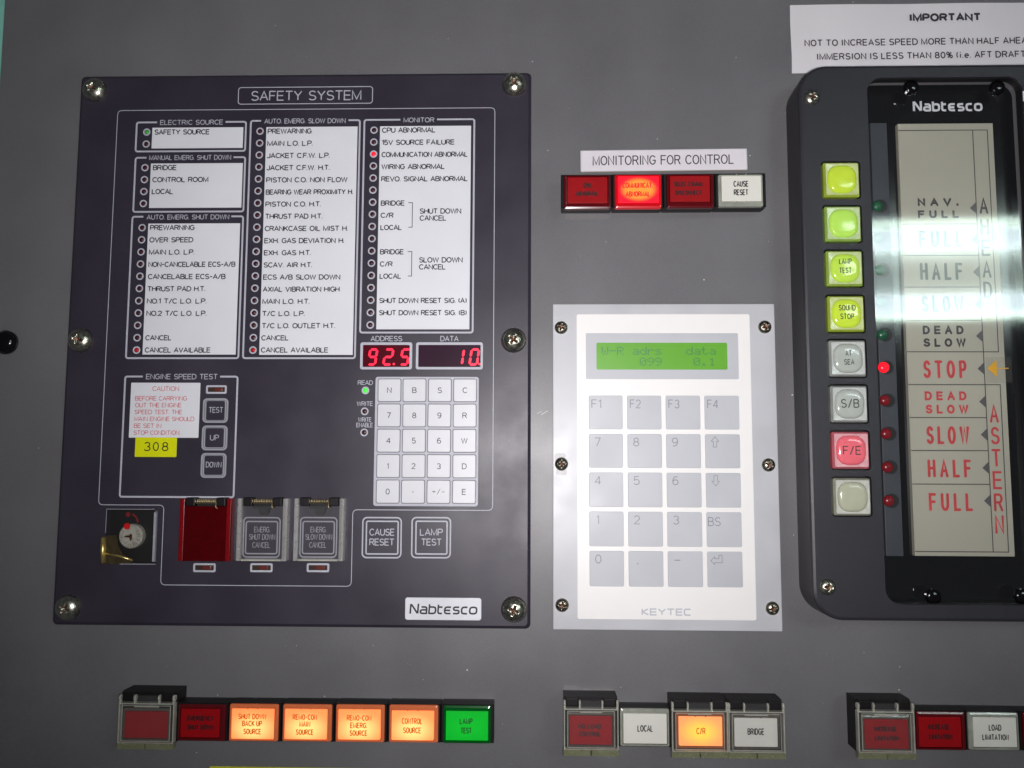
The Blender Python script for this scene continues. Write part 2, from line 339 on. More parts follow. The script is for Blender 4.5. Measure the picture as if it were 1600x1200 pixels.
M['lcd'] = material('green_lcd', (98, 168, 34), .35, var=.05, scale=30, emit=(100, 190, 30), es=.04)
M['lcdink'] = material('lcd_dots', (62, 132, 70), .4)
M['redlens'] = material('red_lens', (92, 8, 16), .18, var=.08)
M['redplate'] = material('red_legend_plate', (152, 2, 12), .4, spec=.3, var=.04, scale=120)
M['redink2'] = material('dark_red_ink', (62, 2, 8), .5)
M['whitelens'] = clear('clear_lens', (212, 216, 200), .45, .08)
M['whiteleg'] = material('white_legend_plate', (226, 224, 214), .35, var=.02)
M['orlens'] = clear('amber_lit_lens', (220, 120, 60), .45, .08)
M['oredge'] = material('amber_lens_wall', (190, 104, 66), .15, emit=(200, 84, 36), es=.22)
M['oredge2'] = material('yellow_lens_wall', (134, 86, 56), .2, emit=(150, 62, 10), es=.16)
M['orglow'] = glow('lit_amber_legend', (255, 224, 138), (255, 136, 78), 1.1, cz=.36, r0=.05, r1=.66)
M['yeglow'] = glow('lit_yellow_legend', (255, 222, 70), (255, 158, 96), 1.0, cx=.5, cz=.48, r0=.05, r1=.6)
M['redglow'] = glow('lit_red_legend', (255, 165, 60), (255, 12, 48), 1.0, base=(190, 20, 20), r0=.28, r1=.5, cz=.5)
M['redhot'] = material('lit_red_lens_rim', (170, 8, 20), .2, emit=(220, 6, 26), es=.3)
M['orink'] = material('orange_brown_ink', (190, 84, 14), .5, emit=(214, 96, 6), es=.5)
M['hotink'] = material('hot_red_ink', (190, 0, 14), .5, emit=(225, 0, 24), es=.5)
M['greenlens'] = material('green_lens', (0, 84, 26), .15)
M['greenplate'] = glow('lit_green_legend', (10, 205, 42), (0, 180, 36), .42, base=(0, 165, 40))
M['greenink'] = material('dark_green_ink', (0, 72, 20), .5)
M['cover'] = clear('clear_guard', (150, 150, 150), .10, .06, 1.45)
M['coveredge'] = clear('clear_guard_edge', (205, 205, 190), .55, .1)
M['coverlip'] = clear('greenish_guard_lip', (140, 142, 108), .62, .15)
M['guardwall'] = clear('frosted_guard_wall', (196, 194, 190), .42, .12)
M['redguard'] = clear('red_guard', (86, 0, 6), .74, .1, 1.45, thru=(.6, .02, .03))
M['redguardedge'] = material('red_guard_edge', (122, 2, 12), .25)
M['glass'] = clear('cover_glass', (180, 190, 190), .006, .05, 1.95)
M['strip'] = material('dark_grey_led_strip', (60, 63, 70), .5, var=.08, grain=.2)
M['scale'] = material('backlit_scale_plate', (180, 177, 160), .45, var=.05, scale=16, grain=.03)
M['scaleline'] = material('scale_line_ink', (66, 64, 62), .5)
M['scaleink'] = material('scale_black_ink', (62, 62, 62), .5, var=.25, scale=220)
M['scalered'] = material('scale_red_ink', (206, 62, 66), .5, var=.15, scale=220)
M['tri'] = material('scale_triangle_ink', (88, 86, 88), .5)
M['pointer'] = clear('pointer_film', (160, 158, 148), .10, .2, 1.1)
M['pyellow'] = material('yellow_pointer', (236, 176, 20), .5)
M['lgreen'] = material('dark_green_lamp', (10, 84, 52), .22)
M['lred'] = material('dark_red_lamp', (132, 12, 26), .22)
M['lredon'] = material('lit_red_lamp', (255, 20, 36), .2, emit=(255, 14, 40), es=.9)
for k, c in (('ygreen', (190, 216, 62)), ('green', (176, 222, 92)), ('lime', (182, 218, 78)), ('bwhite', (178, 184, 176)), ('pink', (240, 112, 124)), ('cream', (182, 184, 160))):
    M['b_' + k] = material('button_' + k, c, .12, var=.04, scale=200)
    if 'green' in k or k == 'lime': M['b_' + k].node_tree.nodes['Principled BSDF'].inputs['Emission Color'].default_value = (*lin(c), 1); M['b_' + k].node_tree.nodes['Principled BSDF'].inputs['Emission Strength'].default_value = .16
    M['s_' + k] = material('button_flange_' + k, tuple(int(v * .42 + 118) for v in c), .15, var=.1, scale=400)
    M['c_' + k] = clear('button_skirt_' + k, tuple(min(255, int(v * .9 + 22)) for v in c), .62, .08)
    M['b_' + k].node_tree.nodes['Principled BSDF'].inputs['Coat Weight'].default_value = .3
M['bink'] = material('button_ink', (56, 60, 56), .5)
M['paper'] = material('white_paper', (226, 222, 225), .7, var=.025, scale=30, bump=.15, bscale=260)
M['pink'] = material('printer_ink', (52, 50, 56), .7)
M['dust'] = material('dust', (230, 225, 222), .7)
M['tube'] = material('fluorescent_tube', (250, 255, 252), .3, emit=(226, 244, 250), es=11)
M['tray'] = material('lamp_tray', (248, 252, 240), .5)
# ------------------------------------------------------------------ setting
cx0 = U(9, 0)[0]
b = MB().mat(M['paint'])
b.slab((U(4.5, 50)[0], -230, 360, 290), -3, 0, 1.0, .3)
b.build('console_face', kind='structure')
MB().mat(M['teal']).box((-330, -250, 380, 320), -12, -10).build('bulkhead', kind='structure')
# dust and paint chips on the console, and scratches by the terminal
b = MB().mat(M['dust'])
spots = [(1333, 3), (947, 378), (1172, 243), (1201, 377), (1027, 217), (856, 235), (661, 1062), (507, 1088), (785, 1131), (340, 1086), (583, 1009), (463, 1009), (1406, 1042), (1405, 1078), (970, 1074), (1240, 836), (832, 96), (1238, 617), (1252, 215), (307, 1176), (730, 1047), (1350, 1020), (1100, 437), (60, 700), (700, 60), (430, 40), (1150, 90)]
for x, y in spots:
    X, Z = U(x, y, .1); b.dome(X, Z, random.uniform(.14, .34), .02, .12, 7, 2)
for k in range(150):
    X, Z = random.uniform(-225, 215), random.uniform(-135, 205)
    b.dome(X, Z, random.uniform(.05, .12), .01, .05, 5, 2)
b.ribbon([U(846, 648), U(852, 644), U(856, 642)], .25, .03); b.ribbon([U(839, 646), U(846, 643)], .18, .035)
for k in range(26):
    X, Z = random.uniform(-220, 130), random.uniform(-130, 200); a = random.uniform(0, 6.28); L_ = random.uniform(1.5, 7)
    P = [(X + L_ * t_ * math.cos(a + .25 * t_), Z + L_ * t_ * math.sin(a + .25 * t_)) for t_ in (0, .33, .66, 1)]
    b.mat(M['paintscratch']).ribbon(P, random.uniform(.05, .11), .02)
b.build('dust', kind='stuff')
# faint glue residue left on the paint
M['glue'] = clear('glue_residue', (168, 164, 164), .30, .3, 1.2)
b = MB().mat(M['glue'])
for (xa, xb, ya, yb) in ((878, 955, 334, 343.5), (879, 905, 1070, 1081), (905, 962, 1074, 1081), (866, 884, 707, 722), (868, 886, 731, 743)):
    q = R4(xa, xb, ya, yb, .05); n = 14; P = []
    for k in range(n):
        a = 2 * math.pi * k / n; ca, sa = math.cos(a), math.sin(a); f_ = random.uniform(.86, 1.02)
        P.append(((q[0] + q[2]) / 2 + (q[2] - q[0]) / 2 * f_ * math.copysign(abs(ca) ** .45, ca), (q[1] + q[3]) / 2 + (q[3] - q[1]) / 2 * f_ * math.copysign(abs(sa) ** .45, sa)))
    b.poly(P, .05 if ya > 1000 or ya < 400 else 1.56)
b.build('glue_residue', kind='stuff')
# ------------------------------------------------------------------ screws
def screw_mesh(name, R, H, m, arm=.52, half=.13, depth=.55):
    b = MB(); b.smooth = True; NA, NR = 56, 17; rows = []
    for i in range(NR + 1):
        q = i / NR; ring = []
        for k in range(NA):
            a = 2 * math.pi * k / NA; x, z = R * q * math.cos(a), R * q * math.sin(a)
            h = H * max(0.0, 1 - q ** 2.1) ** .55
            if i == NR: h = 0
            ax, az = abs(x) / R, abs(z) / R
            w = half * (1.25 - .5 * max(ax, az) / arm)
            ins = (min(ax, az) < w and max(ax, az) < arm)
            if ins: h -= H * depth * (1 - .75 * (max(ax, az) / arm) ** 1.5)
            ring.append(((x, z, h), ins))
        rows.append(ring)
    base = [b.add([p for p, _ in r]) for r in rows]
    b.mat(m)
    for i in range(NR):
        for k in range(NA):
            j = (k + 1) % NA
            b.mat(M['slot'] if (rows[i][k][1] and rows[i + 1][k][1] and rows[i][j][1]) else m)
            if i == 0 and False: pass
            b.face((base[i] + k, base[i + 1] + k, base[i + 1] + j, base[i] + j))
    me = bpy.data.meshes.new(name)
    me.from_pydata([(x * MM, -h * MM, z * MM) for x, z, h in b.v], [], b.f)
    for q in b.mats: me.materials.append(q)
    me.polygons.foreach_set('material_index', b.m); me.polygons.foreach_set('use_smooth', b.sm); me.update()
    return me
big_screw = screw_mesh('pan_head_screw', 5.8, 4.1, M['steel'], .40, .10)
small_screw = screw_mesh('small_pan_head_screw', 3.05, 1.7, M['dsteel'], .55, .15)
mid_screw = screw_mesh('bezel_screw', 3.5, 1.9, M['steel'], .5, .14)
def screw(me, px, py, h, parent, rot):
    X, Z = U(px, py, h + 1.5); o = place('screw', me, parent, (X, Z, h)); o.rotation_euler = (0, math.radians(rot), 0); return o
# ------------------------------------------------------------------ black knob at the left edge
X, Z = U(0, 533, 5)
t = thing('indicator_knob', 'glossy black domed knob at the left edge, left of the charcoal panel', 'knob', (X, Z, 0))
b = MB().mat(M['gloss']); b.loft([(circ(X, Z, 5.6, 32), 0), (circ(X, Z, 5.6, 32), 1.6), (circ(X, Z, 5.3, 32), 2.0)]); b.build('collar', t)
b = MB().mat(M['gloss']); b.dome(X, Z, 5.2, 2.0, 2.8, 32, 10); b.build('cap', t)
# ------------------------------------------------------------------ safety system panel
PT = 3.0
SO = U(456, 545)
sp = thing('safety_panel', 'large charcoal control panel with white indicator tables, red digits and white keypad', 'control panel', (SO[0], SO[1], 0))
pr = R4(103, 829.5, 115.5, 980, PT)
hole = R4(165, 245, 796, 881, PT)
b = MB().mat(M['panel'])
A = rr(pr, 2.2, 5)
b.holed([(A, 0), (A, PT - 1.1), (rr(grow(pr, -1.4), 1.6, 5), PT)], [rr(hole, .3, 2)[::-1]], .3)
b.build('panel_plate', sp)
for x, y, r in ((146, 139, 20), (803.5, 130, 44), (124, 531, 10), (802.5, 531, 38), (104, 950, 30), (803, 953, 20)):
    screw(big_screw, x, y, PT, sp, r)
PH = PT + .04
# line art printed on the panel
def path_round(P, rad):
    out = []; n = len(P)
    for i in range(n):
        a, p, c = P[i - 1], P[i], P[(i + 1) % n]
        d1, d2 = math.dist(a, p), math.dist(p, c)
        q1 = (p[0] + (a[0] - p[0]) * rad / d1, p[1] + (a[1] - p[1]) * rad / d1); q2 = (p[0] + (c[0] - p[0]) * rad / d2, p[1] + (c[1] - p[1]) * rad / d2)
        for k in range(6):
            t_ = k / 5; out.append(((1 - t_) ** 2 * q1[0] + 2 * t_ * (1 - t_) * p[0] + t_ * t_ * q2[0], (1 - t_) ** 2 * q1[1] + 2 * t_ * (1 - t_) * p[1] + t_ * t_ * q2[1]))
    return out
b = MB().mat(M['print'])
def ax(px, py): return U(px, py, PH)[0]
def az(px, py): return U(px, py, PH)[1]
xl = (ax(184, 172) + ax(154, 789)) / 2; xr = (ax(773, 168) + ax(770, 797)) / 2; x2 = (ax(256, 789) + ax(251, 914)) / 2; x3 = (ax(551.5, 797) + ax(548.5, 915)) / 2
zt = az(480, 170.5); z1 = az(205, 789); z2 = az(400, 915); z3 = az(660, 797)
b.ribbon(path_round([(xl, zt), (xr, zt), (xr, z3), (x3, z3), (x3, z2), (x2, z2), (x2, z1), (xl, z1)], 2.2), .32, PH, closed=True)
b.build('outline_print', sp)
b = MB().mat(M['print'])
r = R4(372.5, 582, 136, 162, PH); b.ribbon(rr(r, 1.3, 4), .36, PH, closed=True)
b.tpx('SAFETY SYSTEM', 392, 564.5, 157, 15.5, 1.7, PH, gap=1.1, space=3.2)
b.build('title_print', sp)
led_meshes = {}
def led_mesh(m):
    if m.name in led_meshes: return led_meshes[m.name]
    b = MB().mat(M['print']); b.loft([(circ(0, 0, 1.78, 20), .02), (circ(0, 0, 1.16, 20), .02)], cap=False)
    b.mat(m).dome(0, 0, 1.08, .0, .45, 16, 4)
    me = bpy.data.meshes.new('led_indicator'); me.from_pydata([(x * MM, -h * MM, z * MM) for x, z, h in b.v], [], b.f)
    for q in b.mats: me.materials.append(q)
    me.polygons.foreach_set('material_index', b.m); me.polygons.foreach_set('use_smooth', b.sm); me.update(); led_meshes[m.name] = me; return me
def table(title, fr, tt, gapx, card, leds, rows, name='indicator_table', cap=7.8, lit={}, extra=None, label=None, no_card=False):
    l, rgt, t_, bt = fr
    r = R4(l, rgt, t_, bt, PH); w = .82
    b = MB().mat(M['print'])
    g0, g1 = U(gapx[0], t_, PH)[0], U(gapx[1], t_, PH)[0]
    P = rr(grow(r, -w / 2), 1.0, 4)
    x0, z0, x1, z1 = grow(r, -w / 2); q = 1.0
    # open path from the title gap round the frame
    pts = [(g1, z1)] + [p for p in [P[i] for i in range(5, 10)][::-1]] + [P[i] for i in range(0, 5)][::-1] + [P[i] for i in range(15, 20)][::-1] + [P[i] for i in range(10, 15)][::-1] + [(g0, z1)]
    b.ribbon(pts, w, PH)
    o = b.build(name, sp, label=label)
    b = MB().mat(M['print']); b.tpx(title, tt[0], tt[1], tt[2], cap, 1.05, PH, gap=1.1, space=3.0); b.build('title_lettering', o)
    if card:
        b = MB().mat(M['card']); rc = R4(*card, PT + .3); b.slab(rc, PT, PT + .3, 0, .08); b.build('label_card', o)
    if leds:
        (xa, ya), (xb, yb), n = leds; A_, B_ = U(xa, ya, PH), U(xb, yb, PH); X = (A_[0] + B_[0]) / 2
        for k in range(n):
            z = A_[1] + (B_[1] - A_[1]) * (k / (n - 1))
            c = lit.get(k); lo = place('led_indicator', led_mesh(M[c] if c else M['ledoff']), o, (X, z, PT + .02))
            if c == 'ledred': lo['label'] = 'lit red led'
            if c == 'ledgreen': lo['label'] = 'dim green led'
            if c == 'leddull': lo['label'] = 'dull red led'
    if rows:
        b = MB().mat(M['ink']); hh = PT + .34
        for k, tx, x_l, x_r in rows:
            yb_ = leds[0][1] + (leds[1][1] - leds[0][1]) * k / (leds[2] - 1) + 4.1
            b.tpx(tx, x_l, x_r, yb_, 8.4, 1.5, hh, gap=1.0, space=3.0)
        if extra: extra(b, hh)
        b.build('row_lettering', o)
    return o
def lefts(rows, xa, xb, n): return [(k, t_, xa + (xb - xa) * k / (n - 1), xr_) for k, t_, xr_ in rows]
table('ELECTRIC SOURCE', (211.5, 385, 189.5, 237.5), (250, 348.5, 195), (245.5, 352.5), (237.3, 379.5, 199, 231.3), ((229.2, 206.3), (228.5, 225), 2), [(0, 'SAFETY SOURCE', 241, 327.5)], lit={0: 'ledgreen'})
table('MANUAL EMERG. SHUT DOWN', (208.7, 383, 244.7, 332), (233, 361, 250), (229, 365), (234.2, 378, 255, 324.5), ((226.7, 262), (223.7, 318), 4), lefts([(0, 'BRIDGE', 276), (1, 'CONTROL ROOM', 325.5), (2, 'LOCAL', 270.5)], 238.7, 236, 4))
table('AUTO. EMERG. SHUT DOWN', (200.5, 377.5, 337, 561), (229, 358, 343), (224, 361.5), (227, 371.5, 349, 554), ((222, 355.7), (213.5, 547), 11),
      lefts([(0, 'PREWARNING', 304), (1, 'OVER SPEED', 302), (2, 'MAIN L.O. L.P.', 304), (3, 'NON-CANCELABLE ECS-A/B', 368), (4, 'CANCELABLE ECS-A/B', 352.5), (5, 'THRUST PAD H.T.', 321), (6, 'NO.1 T/C L.O. L.P.', 323), (7, 'NO.2 T/C L.O. L.P.', 323), (9, 'CANCEL', 268), (10, 'CANCEL AVAILABLE', 329)], 234, 226, 11), lit={10: 'leddull'})
table('AUTO. EMERG. SLOW DOWN', (384.5, 559.8, 187, 561), (413, 540, 192.8), (408, 544.5), (410.5, 554.8, 198, 554.5), ((406, 205), (395.5, 547), 19),
      lefts([(0, 'PREWARNING', 487), (1, 'MAIN L.O. L.P.', 489), (2, 'JACKET C.F.W. L.P.', 515.5), (3, 'JACKET C.F.W. H.T.', 515.5), (4, 'PISTON C.O. NON FLOW', 543), (5, 'BEARING WEAR PROXIMITY H.', 551.7), (6, 'PISTON C.O. H.T.', 501.7), (7, 'THRUST PAD H.T.', 504), (8, 'CRANKCASE OIL MIST H.', 543.7), (9, 'EXH. GAS DEVIATION H.', 538), (10, 'EXH. GAS H.T.', 486), (11, 'SCAV. AIR H.T.', 488), (12, 'ECS A/B SLOW DOWN', 531.7), (13, 'AXIAL VIBRATION HIGH', 530.7), (14, 'MAIN L.O. H.T.', 484), (15, 'T/C L.O. L.P.', 476.5), (16, 'T/C L.O. OUTLET H.T.', 524), (17, 'CANCEL', 451), (18, 'CANCEL AVAILABLE', 513)], 418, 407.5, 19), lit={18: 'leddull'})
def brackets(b, hh):
    for (xa, xb, ya, yb) in ((638, 644.5, 316.7, 355), (637, 643.5, 393, 431.3)):
        b.ribbon([U(xa, ya, hh), U(xb, ya, hh), (U(xb, ya, hh)[0], U(xb, yb, hh)[1]), U(xa, yb, hh)], .33, hh)
    b.tpx('SHUT DOWN', 655.5, 720.7, 334, 8.6, 1.5, hh, gap=1.0, space=3); b.tpx('CANCEL', 655.5, 697.5, 345, 8.6, 1.5, hh, gap=1.0)
    b.tpx('SLOW DOWN', 654.5, 723, 410.3, 8.6, 1.5, hh, gap=1.0, space=3); b.tpx('CANCEL', 654.5, 696.5, 421.3, 8.6, 1.5, hh, gap=1.0)
table('MONITOR', (564.7, 741.2, 185.5, 521), (630.5, 678.5, 191.3), (625.5, 683), (590.8, 734.7, 196.7, 514.5), ((584, 203.3), (579, 507.7), 17),
      lefts([(0, 'CPU ABNORMAL', 680.5), (1, '15V SOURCE FAILURE', 710.5), (2, 'COMMUNICATION ABNORMAL', 731), (3, 'WIRING ABNORMAL', 695), (4, 'REVO. SIGNAL ABNORMAL', 731), (6, 'BRIDGE', 632.5), (7, 'C/R', 615), (8, 'LOCAL', 628), (10, 'BRIDGE', 631), (11, 'C/R', 613.5), (12, 'LOCAL', 627), (14, 'SHUT DOWN RESET SIG. (A)', 729.5), (15, 'SHUT DOWN RESET SIG. (B)', 729.5)], 596.7, 591.7, 17), lit={2: 'ledred'}, extra=brackets)
# engine speed test block
o = table('ENGINE SPEED TEST', (190, 369.5, 587, 778), (228, 340, 592.7), (223, 344), None, None, None, name='speed_test_frame', cap=8.5)
b = MB().mat(M['card']); rc = R4(203, 311.5, 598, 684, PT + .15); b.slab(rc, PT, PT + .15, .3, .05, 2)
b.mat(M['redink']); hh = PT + .19
for tx, a_, c_, y_, cp in (('CAUTION', 238, 279.5, 611, 7.5), ('BEFORE CARRYING', 211, 292, 626, 7), ('OUT THE ENGINE', 211, 283.5, 636.5, 7), ('SPEED TEST. THE', 210, 284.5, 647.3, 7), ('MAIN ENGINE SHOULD', 209.5, 303.5, 658, 7), ('BE SET IN', 209, 252, 668.7, 7), ('STOP CONDITION.', 208.5, 281.5, 679.5, 7)):
    b.tpx(tx, a_, c_, y_, cp, .85, hh, gap=1.0, space=2.6)
b.build('caution_label', sp)
def window(r4, h=PT, red=True, parent=None):
    r = R4(*r4, h + .1); b = MB().mat(M['print']); b.frame(r, grow(r, -.85), h, h + .18, .7, .3, 3)
    b.mat(M['winoff']).poly(rr(grow(r, -.8)), h + .05)
    if red:
        x0, z0, x1, z1 = grow(r, -1.15); b.mat(M['winred']).loft([(rr((x0 + (x1 - x0) * .38, z0, x0 + (x1 - x0) * .88, z1), .3, 3), h + .05), (rr((x0 + (x1 - x0) * .42, z0 + .1, x0 + (x1 - x0) * .84, z1 - .1), .3, 3), h + .2)])
    return b.build('indicator_window', parent or sp)
window((322, 354.3, 602, 615.3)); window((302, 337, 880, 894)); window((391, 426, 880, 894)); window((479.3, 514.5, 880, 894))
def soft(ro, wi, txt, name, dbl=True, label=None, parent=None):
    r = R4(*ro, PH); b = MB().mat(M['panel']); ri = R4(*wi, PH)
    b.slab(grow(r, -.3), PT, PT + .25, 1.6, .15)
    b.mat(M['print']); hp = PT + .28
    b.ribbon(rr(grow(r, -.35), 1.9, 5), .62, hp, closed=True)
    b.ribbon(rr(ri, .6, 3), .62, hp, closed=True)
    for tx, a_, c_, y_, cp in txt: b.tpx(tx, a_, c_, y_, cp, 1.0 + (cp > 10) * .4, hp, gap=1.1)
    return b.build(name, parent or sp, label=label)
def soft2(ro, wi, txt, name):
    r = R4(*ro, PH); b = MB().mat(M['panel']); ri = R4(*wi, PH); b.slab(grow(r, -.3), PT, PT + .25, 1.6, .15)
    hp = PT + .28; b.mat(M['mprint'])
    b.frame(grow(r, -.1), grow(ri, .3), hp, hp, 1.9, .8, flat=True)
    b.mat(M['keyline']); b.ribbon(rr(grow(r, -1.0), 1.2, 4), .2, hp + .02, closed=True)
    b.mat(M['print'])
    for tx, a_, c_, y_, cp in txt: b.tpx(tx, a_, c_, y_, cp, 1.0, hp, gap=1.1)
    return b.build(name, sp)
M['mprint'] = material('grey_button_ring', (158, 158, 166), .5)
soft2((316.8, 357.2, 622, 661), (323.5, 350.5, 627.5, 655.5), [('TEST', 326, 348.5, 645, 9)], 'press_button')
soft2((315.3, 356, 664.5, 704), (322, 349, 670, 698), [('UP', 328, 342, 688.3, 9)], 'press_button')
soft2((313.7, 354.3, 707.5, 747), (320.5, 347.5, 713, 741), [('DOWN', 321.5, 346, 730.5, 9)], 'press_button')
soft((565.5, 628, 807.5, 872.5), (572.5, 622, 814.5, 865.5), [('CAUSE', 577, 616.5, 837, 11), ('RESET', 577, 616, 852.5, 11)], 'press_button')
soft((642.5, 705, 807.5, 872.5), (650, 698.5, 814.5, 865.5), [('LAMP', 656, 692, 837, 11), ('TEST', 658, 690, 852.5, 11)], 'press_button')
# seven-segment displays
def display(fr, inner, title, m, digits):
    r = R4(*fr, PH); ri = R4(*inner, PH); b = MB().mat(M['print']); b.frame(r, ri, PT, PT + .3, 1.0, .4, 4)
    b.mat(m).poly(rr(grow(ri, .1)), PT + .06); o = b.build('digit_display', sp)
    b = MB().mat(M['print']); b.tpx(title[0], title[1], title[2], title[3], 8.5, 1.1, PH, gap=1.1); b.build('title_lettering', o)
    SEG = {'9': 'abcdfg', '2': 'abdeg', '5': 'acdfg', '1': 'bc', '0': 'abcdef', '.': ''}
    for ch, xl_, xr_, yt_, yb_ in digits:
        b = MB().mat(M['seg']); x0, z0, x1, z1 = R4(xl_, xr_, yt_, yb_, PT + .1); w = (z1 - z0) * .155; hh_ = PT + .1; sl = .14
        if ch == '.': b.poly(circ(x0, z0 + .5, .55, 10), hh_ + .02); b.build('decimal_point', o); continue
        zm = (z0 + z1) / 2; e = .12
        Q = {'a': ((x0 + e, z1), (x1 - e, z1)), 'd': ((x0 + e, z0), (x1 - e, z0)), 'g': ((x0 + e, zm), (x1 - e, zm)), 'f': ((x0, zm + e), (x0, z1 - e)), 'e': ((x0, z0 + e), (x0, zm - e)), 'b': ((x1, zm + e), (x1, z1 - e)), 'c': ((x1, z0 + e), (x1, zm - e))}
        for s_ in SEG[ch]:
            (xa, za), (xb, zb) = Q[s_]; k = w / 2
            if za == zb: P = [(xa, za), (xa + k, za - k), (xb - k, za - k), (xb, za), (xb - k, za + k), (xa + k, za + k)]
            else: P = [(xa, za), (xa + k, za + k), (xa + k, zb - k), (xa, zb), (xa - k, zb - k), (xa - k, za + k)]
            b.poly([(p[0] + (p[1] - z0) * sl - .25, p[1]) for p in P], hh_)
        b.build('digit', o)
display((563, 644, 535, 577.3), (567, 640, 539, 573.5), ('ADDRESS', 579, 628.5, 533.3), M['disp'], [('9', 576, 587, 546, 569.5), ('2', 600, 612, 546, 569.5), ('.', 615.5, 616, 560, 570.5), ('5', 626.5, 637.5, 546, 569.5)])
display((650, 754.5, 535, 577.3), (653.7, 751, 539, 573.5), ('DATA', 688, 716.5, 533.3), M['disp2'], [('1', 708, 722.5, 546, 569.5), ('0', 734.5, 746, 546, 569.5), ('.', 749, 750, 560, 570.5)])
for tx, a_, c_, y_ in (('READ', 559, 582.7, 601.5), ('WRITE', 557.3, 582.7, 634.3), ('WRITE', 559.3, 580.5, 659.3), ('ENABLE', 556.7, 582.7, 667.8)):
    b = MB().mat(M['print']); b.tpx(tx, a_, c_, y_, 7.2, .95, PH, gap=1.0); b.build('led_lettering', sp)
for x_, y_, m_, lb in ((571, 610, 'ledbright', 'lit bright green led'), (569.8, 642.7, 'ledoff', None), (569, 675.7, 'ledoff', None)):
    X, Z = U(x_, y_, PH); place('led_indicator', led_mesh(M[m_]), sp, (X, Z, PT + .02), label=lb)
# white keypad
r = R4(585, 747.6, 588.8, 791, PH); b = MB().mat(M['print']); b.slab(r, PT, PT + .3, 1.2, .12); kp = b.build('keypad', sp)
KC = [(588.7, 625), (628, 664.2), (667.5, 703.8), (707, 743.5)]
rows_ = ['NBSC', '789R', '456W', '123D', '0.pE']
x00 = (U(590.5, 610, PH)[0] + U(587.5, 769, PH)[0]) / 2; x11 = (U(745.3, 610, PH)[0] + U(743.5, 769, PH)[0]) / 2
z11 = U(666, 591.7, PH)[1]; z00 = U(666, 787, PH)[1]
kw = (x11 - x00 - 3 * .75) / 4; kh = (z11 - z00 - 4 * .75) / 5
for i, row in enumerate(rows_):
    for j, ch in enumerate(row):
        x0 = x00 + j * (kw + .75); z1 = z11 - i * (kh + .75); rc = (x0, z1 - kh, x0 + kw, z1)
        b = MB().mat(M['keyline']); b.slab(rc, PT + .3, PT + .45, .9)
        b.mat(M['key']); b.slab(grow(rc, -.28), PT + .45, PT + .8, .75, .2); b.mat(M['ink'])
        cx, cz = x0 + kw / 2, z1 - kh / 2; c_ = 2.65; hh = PT + .84
        if ch == 'p': b.text('+/-', cx - 2.9, cx + 2.9, cz - 1.2, 2.5, .26, hh)
        elif ch == '.': b.poly(circ(cx, cz - .1, .28, 8), hh)
        elif ch == '1': b.text('1', cx - .5, cx + .3, cz - c_ / 2, c_, .34, hh)
        else:
            w_ = c_ * F[ch][0] / 6 + .3; b.text(ch, cx - w_ / 2, cx + w_ / 2, cz - c_ / 2, c_, .34, hh)
        ko = b.build('key', kp); ko.rotation_euler = (0, math.radians(random.uniform(-.5, .5)), 0); ko.location.x += random.uniform(-.06, .06) * MM
# logo plate
b = MB().mat(M['whiteplate']); r = R4(633, 752, 934, 969, PT + .4); b.slab(r, PT, PT + .4, 1.1, .12); o = b.build('maker_plate', sp)
b = MB().mat(M['ink']); b.tpx('Nabtesco', 639.5, 745.5, 960, 17, 2.7, PT + .44, font=LOGO, gap=1.35, slant=.08); b.build('logo', o)
# key switch
LX, LZ = U(203, 838, PT + 1)
b = MB().mat(M['hole']); b.poly(rr(grow(hole, -.01)), .35); x0, z0, x1, z1 = hole
b.mat(M['mprint']).ribbon([(x0 - .1, z1 - 10.5), (x0 - .1, z1 + .1), (x1 - 1.5, z1 + .1)], .25, PT + .05)
b.ribbon([(x0 + 7, z0 - .1), (x1, z0 - .1)], .35, PT + .05)
ks = b.build('key_switch', sp)
b = MB().mat(M['mprint']); b.loft([(rr((x1 - 2.3, z0 + .6, x1 - .5, z1 - .5)), .4), (rr((x1 - 1.7, z0 + 1.1, x1 - .7, z1 - 1.3)), PT)]); b.build('side_rail', ks)
b = MB().mat(M['lock']); b.loft([(circ(LX, LZ, 5.5, 40), .4), (circ(LX, LZ, 5.5, 40), 3.2), (circ(LX, LZ, 4.9, 40), 3.9), (circ(LX, LZ, 2.2, 40), 3.75)])
b.mat(M['slot']); b.poly([(LX - 3.0, LZ - .25), (LX - .2, LZ - .7), (LX + .1, LZ - 2.2), (LX + .9, LZ - 1.4), (LX + 1.0, LZ + .6), (LX + .2, LZ + 1.3), (LX - .4, LZ + .5), (LX - 1.9, LZ + .3)], 3.98)
for k in range(26):
    a = k * 2 * math.pi / 26 + random.uniform(-.1, .1); r0_, r1_ = 3.1 + random.random() * .6, 4.75
    if .9 < a < 2.2: continue
    b.ribbon([(LX + r0_ * math.cos(a), LZ + r0_ * math.sin(a)), (LX + r1_ * math.cos(a), LZ + r1_ * math.sin(a))], .13, 3.95)
b.build('lock_cylinder', ks)
b = MB().mat(M['redpaint']); X, Z = U(198.3, 822.5, 4); b.loft([(circ(X, Z, 1.55, 18), 3.6), (circ(X, Z, 1.4, 18), 4.1)]); b.build('index_dot', ks)
M['dred'] = material('dull_red_mark', (120, 14, 18), .6, var=.4, scale=400)
b = MB().mat(M['dred']); X, Z = U(200, 804, .4); b.poly(circ(X, Z, 1.1, 14), .38); b.ribbon([U(207, 803, .4), U(213, 808, .4), U(215.5, 816, .4)], .8, .385); b.build('red_mark', ks)  # dull red spot and arc on the recess floor
M['flap'] = material('dark_brass', (98, 86, 62), .42, metal=.8, var=.3, scale=260, bump=.3)  # darker brass for the plate, paler brass along its edges
b = MB().mat(M['flap'])
